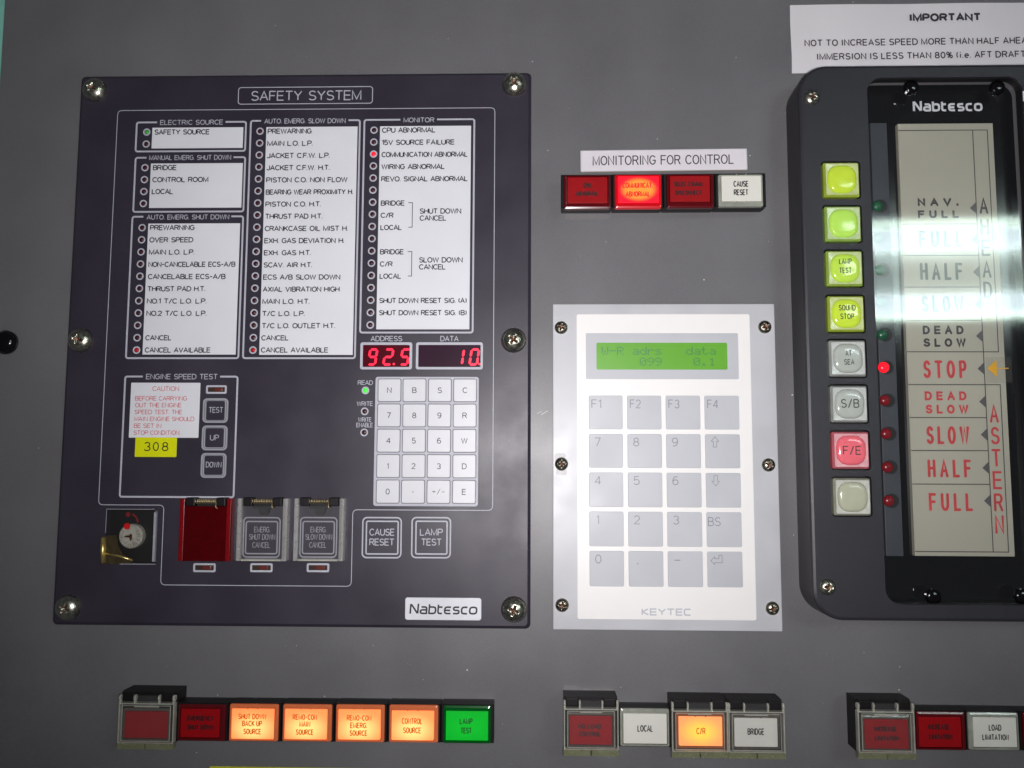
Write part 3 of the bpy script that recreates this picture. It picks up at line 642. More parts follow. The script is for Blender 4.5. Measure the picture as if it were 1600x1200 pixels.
q = [U(x, y, 4.2) for x, y in ((163, 882), (207, 880), (205, 872), (191, 866), (184, 850), (183, 836), (163, 837))]
b.loft([(q, 3.4), (q, 4.2)], bottom=True)
b.mat(M['brass']).tube([(*U(160, 840, 5), 4.3), (*U(159.3, 860, 5), 4.4), (*U(160.5, 880, 5), 4.3)], 1.0, 14)
b.tube([(*U(163, 865, 5), 4.5), (*U(185, 869, 5), 4.4), (*U(206, 876, 5), 4.2)], .5, 8)
b.build('brass_flap', ks)
# guarded membrane switches
def guarded(xl_, xr_, yt_, yb_, text, red=False):
    hF = 7.8
    r = R4(xl_, xr_, yt_, yb_, hF); x0, z0, x1, z1 = r
    b = MB()
    if not red:
        b.mat(M['panel']); xm = (xl_ + xr_) / 2
        ro = (xm - 29, xm + 29, 808, 871)
        R_ = R4(*ro, PT); b.slab(R_, PT, PT + .25, 1.5, .1); b.mat(M['mprint']); b.ribbon(rr(grow(R_, -.2), 1.6, 4), .6, PT + .29, closed=True)
        Ri = R4(xm - 24.5, xm + 24.5, 814.8, 865, PT); b.ribbon(rr(Ri, .9, 4), .62, PT + .29, closed=True)
        for tx, a_, c_, y_ in text: b.tpx(tx, a_, c_, y_, 9, 1.0, PT + .29, gap=1.1)
        o = b.build('guarded_switch', sp)
    else:
        b.mat(M['panel']).slab(grow(r, -3), PT, PT + .25, 1.5, .1); o = b.build('guarded_switch', sp, label='guarded switch under a dark red cover')
    wm = M['redguardedge'] if red else M['guardwall']; pm = M['redguard'] if red else M['cover']
    b = MB().mat(pm); w = 2.4
    b.slab((x0, z0, x1, z1 - 3.4), hF - .9, hF, .3, .25, 2)
    b.mat(wm)
    for a_, c_ in ((x0 + .05, x0 + w * .45), (x1 - w * .45, x1 - .05)): b.box((a_, z0 + .1, c_, z1), PT + .4, hF - .92)
    b.box((x0 + w * .5, z0 + .1, x1 - w * .5, z0 + .9), PT + .4, hF - .92)
    for a_, c_ in ((x0, x0 + w * .8), (x1 - w * .8, x1)): b.slab((a_, z0 + .1, c_, z1), hF + .02, hF + .25, .3, .1, 2)
    if not red: b.mat(M['coveredge']); b.box((x0 + w, z0 + .1, x1 - w, z0 + .8), hF + .02, hF + .2)
    b.build('guard_cover', o)
    b = MB().mat(M['black']); xa, xb = x0 + 2.6, x1 - 2.6
    b.slab((xa, z1 - 3.3, xa + 4, z1 + .4), PT, hF + .5, .3, .3, 2); b.slab((xb - 4, z1 - 3.3, xb, z1 + .4), PT, hF + .5, .3, .3, 2); b.build('hinge_block', o)
    b = MB().mat(M['hole']); cx = (x0 + x1) / 2
    b.slab((cx - 4.6, z1 - 4.4, cx + 4.6, z1 - 2.2), PT + .5, hF - 1.2, .4, .2, 2)
    b.loft([([(cx - 2.4, z1 - 4.4), (cx - 2.0, z1 - 6.6), (cx - 1.0, z1 - 7.6), (cx + 1.0, z1 - 7.6), (cx + 2.0, z1 - 6.6), (cx + 2.4, z1 - 4.4)], PT + .5), ([(cx - 2.4, z1 - 4.4), (cx - 2.0, z1 - 6.6), (cx - 1.0, z1 - 7.6), (cx + 1.0, z1 - 7.6), (cx + 2.0, z1 - 6.6), (cx + 2.4, z1 - 4.4)], hF - 1.5)])
    b.build('latch_tongue', o)
    b = MB().mat(M['spring']); P = []
    for k in range(0, 121):
        a = k / 120 * 2 * math.pi * 12; P.append((xa + 4.1 + (xb - xa - 8.2) * k / 120, z1 - 1.2 + .95 * math.cos(a), hF - .6 + .95 * math.sin(a)))
    b.tube(P, .22, 5); b.tube([(xb - 4.2, z1 - 1.2, hF + .2), (xb - 4.3, z1 - 3.6, hF + .3), (xb - 3.4, z1 - 4.6, hF + .3)], .25, 6); b.build('hinge_spring', o)
guarded(280.3, 360, 779, 877, [], True)
guarded(370, 448, 779, 877, [('EMERG.', 397, 422, 832), ('SHUT DOWN', 389, 430, 843.5), ('CANCEL', 394, 422, 856)])
guarded(459, 536.5, 779, 877, [('EMERG.', 485, 510, 832), ('SLOW DOWN', 477, 519, 843.5), ('CANCEL', 483, 510, 856)])
# yellow number sticker
r = R4(211, 276, 683.5, 714, PT + .3); b = MB().mat(M['yellow']); b.slab(r, PT + .2, PT + .32, .3, .04, 2); b.mat(M['ink'])
for ch, a_, c_ in (('3', 224, 235), ('0', 238.5, 248), ('8', 252.5, 263)): b.tpx(ch, a_, c_, 705, 14.5, 1.7, PT + .36)
b.build('number_sticker', label='small yellow sticker numbered 308 below the red caution text', category='sticker')
# ------------------------------------------------------------------ monitoring nameplate
A_, B_ = U(907, 268), U(1168, 264.5)
r = R4(907, 1168, 233, 266.3, 1.5); cx, cz = (r[0] + r[2]) / 2, (r[1] + r[3]) / 2
ang = .0065
def rot(p): return (cx + (p[0] - cx) - (p[1] - cz) * ang, cz + (p[1] - cz) + (p[0] - cx) * ang)
b = MB().mat(M['plateedge']); q = [rot(p) for p in rr(r, .5, 3)]; q2 = [rot(p) for p in rr(grow(r, -.4), .4, 3)]
b.loft([(q, 0), (q, 1.1)], cap=False); b.mat(M['nameplate']); b.loft([(q, 1.1), (q2, 1.5)])
np_ = b.build('nameplate', label='white engraved nameplate reading monitoring for control above four square buttons', category='nameplate')
b = MB().mat(M['ink']); b.tpx('MONITORING FOR CONTROL', 926, 1146.5, 258, 15, 1.7, 1.54, gap=1.5, space=3.2, slope=ang, rnd=True); b.build('engraved_lettering', np_)
# ------------------------------------------------------------------ square illuminated push buttons
def button(front, plate, style, text, label, group, depth=10.5, guard=None, lensr=None):
    hF = depth
    fr_ = R4(*front, hF); X, Z = (fr_[0] + fr_[2]) / 2, (fr_[1] + fr_[3]) / 2
    t = thing('push_button', label, 'push button', (X, Z, 0), group)
    hb = hF - 1.0
    b = MB().mat(M['black']); q = grow(fr_, -.08)
    b.holed([(rr(grow(q, -.3)), 0), (rr(q), hb * .35), (rr(q), hb - .3), (rr(grow(q, -.35)), hb)], [rr(grow(q, -1.0))[::-1]], hb - 1.6)
    b.mat(M['hole']).poly(rr(grow(q, -.95)), hb - 1.5); b.build('housing', t)
    L = R4(*(lensr or (front[0] + 4, front[1] - 4, front[2] + 3, front[3] - 3)), hF); P = R4(*plate, hF - .3)
    style_ = {'red': ('redlens', 'redplate', 'redink2'), 'hot': ('redhot', 'redglow', 'hotink'), 'white': ('whitelens', 'whiteleg', 'ink'), 'amber': ('oredge', 'orglow', 'orink'), 'yellow': ('oredge2', 'yeglow', 'orink'), 'green': ('greenlens', 'greenplate', 'greenink')}[style]
    if guard and style in ('red', 'white'): style_ = ('smoke',) + style_[1:]
    b = MB().mat(M[style_[0]]); a0 = rr(L, .7, 3); a1 = rr(grow(L, -.12), .6, 3); a2 = rr(grow(L, -.85), .4, 3); a3 = rr(grow(P, .25), .3, 3)
    b.loft([(a0, hb - 1.4), (a0, hF - .7), (a1, hF - .25)], cap=False)
    b.loft([(a1, hF - .25), (a2, hF), (a3, hF - .2), (a3, hb - 1.4)], cap=False)
    if style in ('white', 'amber', 'yellow'):
        for x_ in (.38, .62):
            for z_ in (a3 and (P[1] - .35), P[3] + .35):
                xx = P[0] + (P[2] - P[0]) * x_; b.dome(xx, z_, .35, hF - .1, .3, 8, 3)
    b.build('lens', t)
    b = MB().mat(M[style_[1]]); b.slab(P, hb - 1.3, hF - .3, .25, .12, 2); b.build('legend_plate', t)
    if text:
        b = MB().mat(M[style_[2]])
        for tx, a_, c_, y_, cp in text: b.tpx(tx, a_, c_, y_, cp, 2.1 if style == 'red' else 1.6, hF - .26, gap=1.9, space=3.0)
        b.build('legend_lettering', t)
    if guard:
        g = R4(*guard, hF + 2.2); x0, z0, x1, z1 = g; hg = hF + 2.2
        # black hinge body behind the guard
        b = MB().mat(M['black']); bb = (x0 + .15, z0 + 2.2, x1 - .15, z1 + .2)
        o_ = rr(bb); b.holed([(o_, 0), (o_, hb)], [rr((x0 + 1.2, z0 + 3.2, x1 - 1.2, z1 - 4.6))[::-1]], hb - 2)
        b.slab((x0 + .9, z1 - 3.3, x0 + 6.4, z1 + .2), hb + .05, hg - .6, .3, .5, 2); b.slab((x1 - 6.4, z1 - 3.3, x1 - .9, z1 + .2), hb + .05, hg - .6, .3, .5, 2)
        b.box((x0 + 6.6, z1 - 1.6, x1 - 6.6, z1 + .15), hb + .05, hb + 1.2)
        b.build('hinge_body', t)
        b = MB().mat(M['cover']); b.slab((x0 + .2, z0 + 3.0, x1 - .2, z1 - 4.2), hg - .7, hg, .3, .2, 2)
        c = b.build('guard_cover', t)
        b = MB().mat(M['coveredge'])
        b.frame((x0, z0 + 2.8, x1, z1 - 4.0), (x0 + .5, z0 + 3.1, x1 - .5, z1 - 4.5), hb + .5, hg + .05, .3, .1, 2)
        b.frame((x0 + 1.5, z0 + 3.6, x1 - 1.5, z1 - 4.9), (x0 + 1.75, z0 + 3.85, x1 - 1.75, z1 - 5.15), hg + .02, hg + .18, .3, .1, 2)
        for xa, xb in ((x0 - .05, x0 + .85), (x0 + 6.45, x0 + 7.2), (x1 - 7.2, x1 - 6.45), (x1 - .85, x1 + .05)):
            b.tube([(xa, z1 - 1.9, hg - .9), (xb, z1 - 1.9, hg - .9)], 1.35, 12); b.box((xa + .02, z1 - 4.3, xb - .02, z1 - 2.2), hg - 1.0, hg - .05)
        b.box((x0 + 6.9, z1 - 5.6, x1 - 6.9, z1 - 5.25), hg - .6, hg + .3)
        b.build('guard_rim', c)
        b = MB().mat(M['cover']); b.slab((x0 + 7.25, z1 - 4.9, x1 - 7.25, z1 - .9), hg - 1.2, hg - .5, .2, .2, 2); b.build('hinge_tongue', c)
        b = MB().mat(M['coverlip']); xm = (x0 + x1) / 2
        for xa, xb in ((x0 - .3, xm - .15), (xm + .15, x1 + .3)):
            b.loft([(rr((xa + .2, z0 + .9, xb - .2, z0 + 2.7)), hb), (rr((xa, z0, xb, z0 + 2.8)), hg - .8), (rr((xa + .15, z0 + .3, xb - .15, z0 + 2.6)), hg)])
        b.build('guard_lip', c)
    return t
gm = 'square buttons under the monitoring nameplate'
button((877, 956.7, 271.8, 324), (887, 949, 276.8, 317.5), 'red', [('CPU', 911.5, 923.5, 294, 8.5), ('ABNORMAL', 899, 935, 306.5, 8)], 'unlit red button under the left end of the nameplate', gm, lensr=(881, 954, 273.5, 326))
button((957, 1036.7, 271, 323.4), (966, 1029.7, 275.5, 316.5), 'hot', [('COMMUNICAT.', 972.5, 1020.5, 294, 9), ('ABNORMAL', 977.5, 1016, 307.3, 8.5)], 'glowing red and orange button reading abnormal under the monitoring nameplate', gm, lensr=(961, 1033.5, 272.5, 325))
button((1037, 1117.7, 270.3, 322.8), (1046.7, 1109.3, 274.5, 315), 'red', [('SELEC. COMMU.', 1053, 1099, 291.5, 8), ('DISCONNECT', 1055, 1097, 305, 8)], 'unlit red button between the glowing red one and the white one', gm, lensr=(1042, 1115, 272, 324.5))
button((1118, 1198, 269.7, 322), (1127.5, 1189.5, 274, 314.5), 'white', [('CAUSE', 1146, 1169.7, 292, 9.5), ('RESET', 1146.5, 1169.5, 305.2, 9.5)], 'white square button lettered cause reset', gm, lensr=(1122.5, 1192.5, 272.5, 322.5))
gl = 'row of square buttons below the charcoal panel'
button((193, 270, 1099, 1160), (194.5, 262, 1111.5, 1153.5), 'red', [], 'blank red button under a clear hinged guard left of the orange buttons', gl, guard=(184.5, 271.5, 1084, 1172), lensr=(191, 266, 1107, 1158))
button((273.5, 355, 1099, 1159.5), (282, 343, 1107.5, 1152.5), 'red', [('EMERGENCY', 292, 334, 1126.5, 8.5), ('SHUT DOWN', 292, 334, 1140.5, 8.5)], 'unlit dark red two line button left of the four glowing orange buttons', gl, lensr=(278, 352, 1101, 1158))
button((355.4, 438, 1099.5, 1160), (362, 427.5, 1108, 1154.5), 'amber', [('SHUT DOWN', 372, 416, 1124, 9), ('BACK UP', 378, 409.5, 1135, 9), ('SOURCE', 380, 408, 1147.5, 9)], 'glowing orange button lettered shut down back up source', gl, lensr=(358, 434.5, 1100.5, 1158.5))
button((438.5, 521.3, 1100, 1160.5), (445, 510.5, 1108.5, 1155), 'amber', [('REMO-CON', 457, 495.5, 1125, 9), ('MAIN', 467.5, 485, 1136, 9), ('SOURCE', 462, 490, 1148.5, 9)], 'glowing orange button lettered remo-con main source', gl, lensr=(441.5, 518, 1101, 1159))
button((521.7, 604.3, 1100.5, 1161), (528.5, 594, 1109, 1155.7), 'amber', [('REMO-CON', 541.5, 580.5, 1126.3, 9), ('EMERG.', 547, 574, 1138, 9), ('SOURCE', 546, 574, 1150, 9)], 'glowing orange button lettered remo-con emerg source', gl, lensr=(524.5, 600.5, 1101.5, 1160))
button((604.7, 688, 1101, 1161.5), (612, 677.5, 1111, 1156.7), 'amber', [('CONTROL', 627.5, 660, 1131.5, 9.5), ('SOURCE', 629.5, 658, 1146, 9.5)], 'glowing orange button lettered control source beside the green button', gl, lensr=(608, 684.5, 1102, 1160.5))
button((688.4, 771.5, 1101.5, 1162.5), (696.5, 762.5, 1111.5, 1157), 'green', [('LAMP', 718, 738.5, 1131.7, 9.5), ('TEST', 719.5, 737, 1146.3, 9.5)], 'bright green square button lettered lamp test at the end of the bottom row', gl, lensr=(692.5, 767, 1103, 1162))
gr = 'square buttons below the keypad terminal'
button((884, 966, 1106, 1168), (890, 956.5, 1118.5, 1163.5), 'red', [('NO LOAD', 903, 940, 1139, 8), ('CONTROL', 904, 939, 1151, 8)], 'red button under a clear hinged guard left of the white local button', gr, guard=(881, 966.5, 1092.5, 1182.5), lensr=(886, 961, 1113, 1168))
button((966.5, 1049.5, 1107, 1168.5), (974, 1042, 1115, 1162), 'white', [('LOCAL', 996, 1020.5, 1143.5, 10.5)], 'white square button lettered local', gr, lensr=(969, 1046, 1107.5, 1166.5))
button((1051, 1136, 1108, 1170), (1061, 1128.5, 1120, 1165.5), 'yellow', [('C/R', 1088, 1102.5, 1147.5, 10.5)], 'glowing yellow button lettered C/R under a clear hinged guard', gr, guard=(1050, 1137.8, 1095.5, 1185.5), lensr=(1056, 1132.5, 1113.5, 1170))
button((1137, 1222, 1109, 1171), (1147.5, 1215, 1122, 1167), 'white', [('BRIDGE', 1168, 1194.5, 1148.5, 10.5)], 'white button lettered bridge under a clear hinged guard', gr, guard=(1138.4, 1226.5, 1097, 1187), lensr=(1142, 1219.5, 1115.5, 1171))
gz = 'square buttons in the bottom right corner'
button((1343, 1428, 1110, 1173), (1351, 1419.5, 1124, 1170), 'red', [('INCREASE', 1366, 1401, 1143, 8), ('LIMITATION', 1367, 1405, 1157.5, 8)], 'red button under a clear hinged guard left of the load limitation button', gz, guard=(1341, 1429.5, 1096.5, 1187.5), lensr=(1346, 1424, 1117.5, 1174))
button((1429, 1511.5, 1111, 1173.5), (1436, 1502, 1120.5, 1167.5), 'red', [('INCREASE', 1450, 1484, 1140.5, 9), ('LIMITATION', 1451.5, 1488.5, 1155.5, 9)], 'unguarded red button directly left of the load limitation button', gz, lensr=(1432, 1509, 1112.5, 1172.5))
button((1512, 1595.5, 1112, 1174), (1521, 1588.5, 1121, 1167.5), 'white', [('LOAD', 1545, 1565, 1142, 10), ('LIMITATION', 1535, 1576.5, 1156.7, 9.5)], 'white square button lettered load limitation', gz, lensr=(1513.5, 1592.5, 1113.5, 1172.5))
button((1596, 1679, 1113, 1175), (1603, 1671, 1122, 1168.5), 'red', [], 'red button cut off by the right edge of the photo', gz, lensr=(1599, 1676, 1114.5, 1173))
# ------------------------------------------------------------------ keypad terminal
r = R4(864, 1216.3, 475, 985.2, 1.5); TO = ((r[0] + r[2]) / 2, (r[1] + r[3]) / 2, 0)
kt = thing('keypad_terminal', 'silver and ivory keypad terminal with green display and large grey keys', 'keypad terminal', TO)
b = MB().mat(M['alu']); b.slab(r, 0, 1.5, .5, .25, 3); b.build('face_plate', kt)
mb_ = R4(901.7, 1176.5, 491, 968.2, 1.6); b = MB().mat(M['membrane']); b.slab(mb_, 1.5, 1.7, .9, .06, 4); b.build('membrane', kt)
b = MB().mat(M['mkey']); lz = R4(915.5, 1153.8, 520.5, 592.5, 1.8); b.slab(lz, 1.7, 1.82, .6, .04, 3); sb = b.build('display_surround', kt)
b = MB().mat(M['lcd']); lr = R4(932, 1136.5, 535.5, 577.5, 1.9); b.slab(lr, 1.82, 1.9, .6, .02, 3); b.build('green_screen', sb)
b = MB().mat(M['lcdink'])
def dots(ch, xl_, yt_, cw=2.15, rh=1.78):
    bits = DOT[ch].ljust(35, '0')
    for i in range(7):
        for j in range(5):
            if bits[i * 5 + j] == '1':
                a = U(xl_ + j * cw, yt_ + i * rh, 1.94); c = U(xl_ + j * cw + cw * .9, yt_ + i * rh + rh * .9, 1.94)
                b.poly([(a[0], c[1]), (c[0], c[1]), (c[0], a[1]), (a[0], a[1])], 1.94)
for k, ch in enumerate('W-R adrs   data'):
    if ch != ' ': dots(ch, 940 + 12 * k, 542)
for k, ch in enumerate('     099    0.1'):
    if ch != ' ': dots(ch, 939.5 + 12 * k, 559)
b.build('screen_lettering', sb)
colT = [(920, 973), (980, 1033.3), (1040, 1093.5), (1100.2, 1154.5)]; colB = [(921.3, 975), (982.3, 1036.8), (1043.8, 1099), (1105.8, 1161)]
rowsL = [(618.2, 671), (678.3, 731.3), (738.5, 792.7), (799.8, 854.3), (861.3, 917)]
leg = [['F1', 'F2', 'F3', 'F4'], ['7', '8', '9', 'up'], ['4', '5', '6', 'down'], ['1', '2', '3', 'BS'], ['0', '.', '-', 'ret']]
for j in range(4):
    xs0 = (U(colT[j][0], 645, 1.9)[0] + U(colB[j][0], 889, 1.9)[0]) / 2; xs1 = (U(colT[j][1], 645, 1.9)[0] + U(colB[j][1], 889, 1.9)[0]) / 2
    for i, (yt_, yb_) in enumerate(rowsL):
        zt_ = U(1040, yt_, 1.9)[1]; zb_ = U(1040, yb_, 1.9)[1]
        b = MB().mat(M['mkey']); b.slab((xs0, zb_, xs1, zt_), 1.7, 2.05, .75, .25, 4); s_ = leg[i][j]; hh = 2.09; b.mat(M['mink']); x_ = xs0; zc = zt_ - 5.6; c_ = 4.0; w = .38
        if len(s_) == 2 and s_[0] == 'F': b.text(s_, x_ + 1.2, x_ + (5.6 if s_ == 'F1' else 6.2), zt_ - 5.8, c_, w, hh, gap=1.6)
        elif s_ == 'BS': b.text(s_, x_ + .6, x_ + 6.3, zt_ - 6.2, c_, w, hh, gap=1.3)
        elif s_ == '1': b.text(s_, x_ + 3.2, x_ + 4.3, zc, c_, w, hh)
        elif s_ in ('up', 'down'):
            sg = 1 if s_ == 'up' else -1; cx = x_ + 4.4; cz = zt_ - 3.5
            b.ribbon([(cx + dx * 1.7, cz + dz * sg) for dx, dz in ((-.45, -2.3), (-.45, .3), (-1, .3), (0, 2.4), (1, .3), (.45, .3), (.45, -2.3))], .28, hh, closed=True)
        elif s_ == 'ret':
            cx = x_ + 4.2; cz = zt_ - 3.6
            b.ribbon([(cx + dx, cz + dz) for dx, dz in ((-2.6, -.4), (-.9, 1.4), (-.9, .5), (1.0, .5), (1.0, 2.0), (2.4, 2.0), (2.4, -1.3), (-.9, -1.3), (-.9, -2.2))], .28, hh, closed=True)
        elif s_ == '.': b.poly(circ(x_ + 4.0, zt_ - 5.5, .3, 8), hh)
        elif s_ == '-': b.ribbon([(x_ + 2.9, zt_ - 3.9), (x_ + 5.6, zt_ - 3.9)], .4, hh)
        else: b.text(s_, x_ + 2.5, x_ + 5.3, zc, c_, w, hh)
        b.build('key', kt)
b = MB().mat(M['mink2']); b.tpx('KEYTEC', 1002.5, 1080, 962, 11.3, 2.2, 1.74, font=LOGO, gap=1.5); b.build('brand_lettering', kt)
for x, y, r_ in ((877, 511, 20), (1196.5, 510, 65), (877.5, 725, 2), (1202.3, 726.5, 30), (878.5, 946.5, 12), (1208.5, 951.5, 75)): screw(small_screw, x, y, 1.5, kt, r_)
# ------------------------------------------------------------------ engine telegraph panel
BH = 18.0
tl = U(1258.5, 101, BH); bz = (U(1250, 200, BH)[0] * .5 + U(1268, 880, BH)[0] * .5, U(1400, 971, BH)[1], U(1700, 540, BH)[0], U(1400, 101, BH)[1])
te = thing('telegraph_panel', 'black engine telegraph panel with lit square buttons and a glazed order scale', 'telegraph panel', ((bz[0] + bz[2]) / 2, (bz[1] + bz[3]) / 2, 0))
GH = 14.5
gz0 = (U(1356, 200, BH)[0] + U(1383, 880, BH)[0]) / 2; gz1 = (U(1592, 200, BH)[0] + U(1620, 880, BH)[0]) / 2 + 3.8
win = (gz0, U(1480, 945.5, BH)[1], gz1, U(1480, 120.5, BH)[1])
BT = [(1316.5, 279.5), (1318, 348.5), (1320.5, 418.5), (1323, 489.5), (1325.8, 559.5), (1328.5, 631), (1331, 703.5), (1333.7, 776.5)]
bx = sum(U(x, y, BH + 2)[0] for x, y in BT) / 8; bs = 7.85
zs = [U(x, y, BH + 2)[1] for x, y in BT]
b = MB().mat(M['bezel']); b.smooth = False
rad = 13.0
outer = [(rr(bz, rad, 10), 0), (rr(bz, rad, 10), BH - 1.5), (rr(grow(bz, -.5), rad - .5, 10), BH - .4), (rr(grow(bz, -1.5), rad - 1.5, 10), BH)]
holes = [rr(win, 6.5, 6)[::-1]] + [rr((bx - bs - .7, z - bs - .7, bx + bs + .9, z + bs + .9), 1.6, 3)[::-1] for z in zs]
b.holed(outer, holes, BH - 5)
b.mat(M['hole']).poly(rr((bx - bs - 1.2, zs[-1] - bs - 1.2, bx + bs + 1.4, zs[0] + bs + 1.4)), BH - 4.9)
b.build('bezel', te)
b = MB().mat(M['hole']); b.frame(grow(win, -.02), grow(win, -.3), GH - .7, BH - 1.2, 6.4, 6.2, 6); b.build('glass_gasket', te)
FH = 9.0
b = MB().mat(M['gloss']); b.poly(rr(grow(win, .5), 6.5, 6), FH); b.build('backing_plate', te)
b = MB().mat(M['glass']); b.poly(rr(grow(win, -.25), 6.2, 6), GH); b.build('cover_glass', te)
SH = 12.0
st = (((U(1361, 200, SH)[0] + U(1383.5, 860, SH)[0]) / 2), U(1396, 869, SH)[1], (U(1386, 200, SH)[0] + U(1411.5, 860, SH)[0]) / 2, U(1373, 192, SH)[1])
b = MB().mat(M['strip']); b.slab(st, FH, SH, .2, .2, 2); ls = b.build('lamp_strip', te)
lx = sum(U(x, y, SH)[0] for x, y in ((1371, 322), (1379, 524), (1381, 575.5), (1387.5, 782.5))) / 4
za, zb = U(1371, 322, SH)[1], U(1387.5, 782.5, SH)[1]
for k in range(10):
    z = za + (zb - za) * k / 9
    if k == 0: pass
    m_ = 'lgreen' if k < 5 else ('lredon' if k == 5 else 'lred')
    b = MB().mat(M['hole']); b.loft([(circ(lx + 1.4, z, 3.1, 22), SH + .02), (circ(lx + .5, z, 2.8, 22), SH + .03)])
    b.mat(M[m_]).dome(lx, z, 2.45, SH + .03, 1.6, 20, 5)
    b.build('order_lamp', ls, label={'lredon': 'lit red lamp beside stop'}.get(m_))
PL = 11.5
sx0 = (U(1402.5, 197, PL)[0] + U(1430, 868, PL)[0]) / 2; sx1 = (U(1551, 197, PL)[0] + U(1586, 868, PL)[0]) / 2
spz = (sx0, U(1500, 869, PL)[1], sx1, U(1475, 193, PL)[1])
b = MB().mat(M['scale']); b.slab(spz, FH, PL, .1, .1, 2); spt = b.build('order_scale', te)
PP = PL + .04
v1 = (U(1520, 215, PP)[0] + U(1551.5, 850, PP)[0]) / 2; v2 = (U(1543, 215, PP)[0] + U(1575.5, 850, PP)[0]) / 2
zrow = [U(1475, y, PP)[1] for y in (203.5, 350, 399, 448.5, 500.5, 549.7, 601, 652.5, 704, 756.5, 862)]
b = MB().mat(M['scaleline']); w = .42
b.ribbon([(sx0, zrow[0]), (v2, zrow[0]), (v2, zrow[5]), (v1, zrow[5])], w, PP); b.ribbon([(v1, zrow[0] - .2), (v1, zrow[10] + .2)], w, PP + .01)
b.ribbon([(v1, zrow[6]), (v2, zrow[6]), (v2, zrow[10]), (sx0, zrow[10])], w, PP)
for z in zrow[1:10]: b.ribbon([(sx0, z), (v1 - .2, z)], w, PP + .005)
b.build('grid_lines', spt)
b = MB().mat(M['tri'])
for y in (325, 374.5, 425, 475.5, 525, 576, 627.5, 679, 731, 782.5):
    z = U(1520, y, PP)[1]; b.poly([(v1 - 2.9, z), (v1 - .1, z - 2.7), (v1 - .1, z + 2.7)], PP + .02)
b.build('order_marks', spt)
for m_, items in (('scaleink', [('NAV.', 1434, 1498.5, 322, 12.5), ('FULL', 1434.5, 1498.5, 341, 12.5), ('FULL', 1436, 1505, 386.5, 26), ('HALF', 1438, 1504.5, 437.5, 27), ('SLOW', 1440, 1506.5, 488, 26), ('DEAD', 1442, 1506, 522.3, 13.5), ('SLOW', 1443, 1509.5, 542, 13.5)]),
                  ('scalered', [('STOP', 1443, 1511, 591, 28), ('DEAD', 1445, 1510.5, 625.5, 14), ('SLOW', 1446.5, 1513.5, 646.3, 14), ('SLOW', 1448, 1515.5, 694, 28), ('HALF', 1450, 1518, 746, 28), ('FULL', 1452, 1520.5, 798.5, 28)])):
    for tx, a_, c_, y_, cp in items:
        b = MB().mat(M[m_]); b.tpx(tx, a_, c_, y_, cp, 3.3 if cp < 20 else 4.3, PP + .01, gap=5.2 if cp < 20 else 5.4, rnd=True); b.build('order_lettering', spt)
vc = (v1 + v2) / 2
for wd_, m_, ys in (('AHEAD', 'scaleink', [(309, 334), (341.5, 367), (374, 400), (407, 434), (440, 466)]), ('ASTERN', 'scalered', [(632, 660.5), (667, 694.5), (701.5, 729), (736, 764.5), (771, 799), (805, 834)])):
    b = MB().mat(M[m_])
    for ch, (yt_, yb_) in zip(wd_, ys):
        z0, z1 = U(1550, yb_, PP)[1], U(1550, yt_, PP)[1]; b.text(ch, vc - 1.95, vc + 1.95, z0, z1 - z0, 1.0, PP + .01, rnd=True)
    b.build('direction_lettering', spt)
b = MB().mat(M['pointer']); r = R4(1541, 1581, 558, 598, PL + .6); b.slab(r, PL + .3, PL + .6, .2, .05, 2)
b.mat(M['pyellow']); hh = PL + .64; zc = U(1550, 575.5, hh)[1]; xa, xb = U(1543, 575, hh)[0], U(1557.5, 575, hh)[0]
b.poly([(xa, zc), (xb, zc - 3.8), (xb, zc + 3.8)], hh); b.ribbon([(xb + .3, zc), (U(1576, 575, hh)[0], zc)], .45, hh); b.build('order_pointer', te)
b = MB().mat(M['whiteplate']); b.tpx('Nabtesco', 1426.5, 1535.5, 174, 17, 3.2, FH + .05, font=LOGO, gap=1.75); b.build('logo', te)
for x, y in ((1425.5, 135), (1560.5, 135.5), (1460, 933), (1599, 932.5)):
    X, Z = U(x, y, GH + 1.5); b = MB().mat(M['gloss']); b.loft([(circ(X, Z, 3.2, 28), GH + .05), (circ(X, Z, 3.2, 28), GH + .8)], cap=False); b.dome(X, Z, 3.2, GH + .8, 1.3, 28, 6); b.build('cap_nut', te)
screw(mid_screw, 1270.5, 150.5, BH, te, 20); screw(mid_screw, 1295, 918, BH, te, 10)
cols = ['ygreen', 'green', 'lime', 'ygreen', 'bwhite', 'bwhite', 'pink', 'cream']
blab = ['blank yellow green button at the top', 'blank light green button', 'yellow green button lettered lamp test', 'yellow green button lettered sound stop', 'white button lettered at sea', 'white button lettered S/B', 'pink lit button lettered F/E', 'blank cream button at the bottom']
txts = [[], [], [('LAMP', 1311, 1331, 412.7, 8.8), ('TEST', 1311.3, 1331, 426.8, 8.8)], [('SOUND', 1310.5, 1337.3, 485.2, 9), ('STOP', 1313, 1335, 498.7, 9)], [('AT', 1321, 1331, 556.3, 9), ('SEA', 1319, 1335.3, 570, 9)], [('S/B', 1314, 1343, 637.3, 14)], [('F/E', 1317.3, 1346, 710.7, 14)], []]
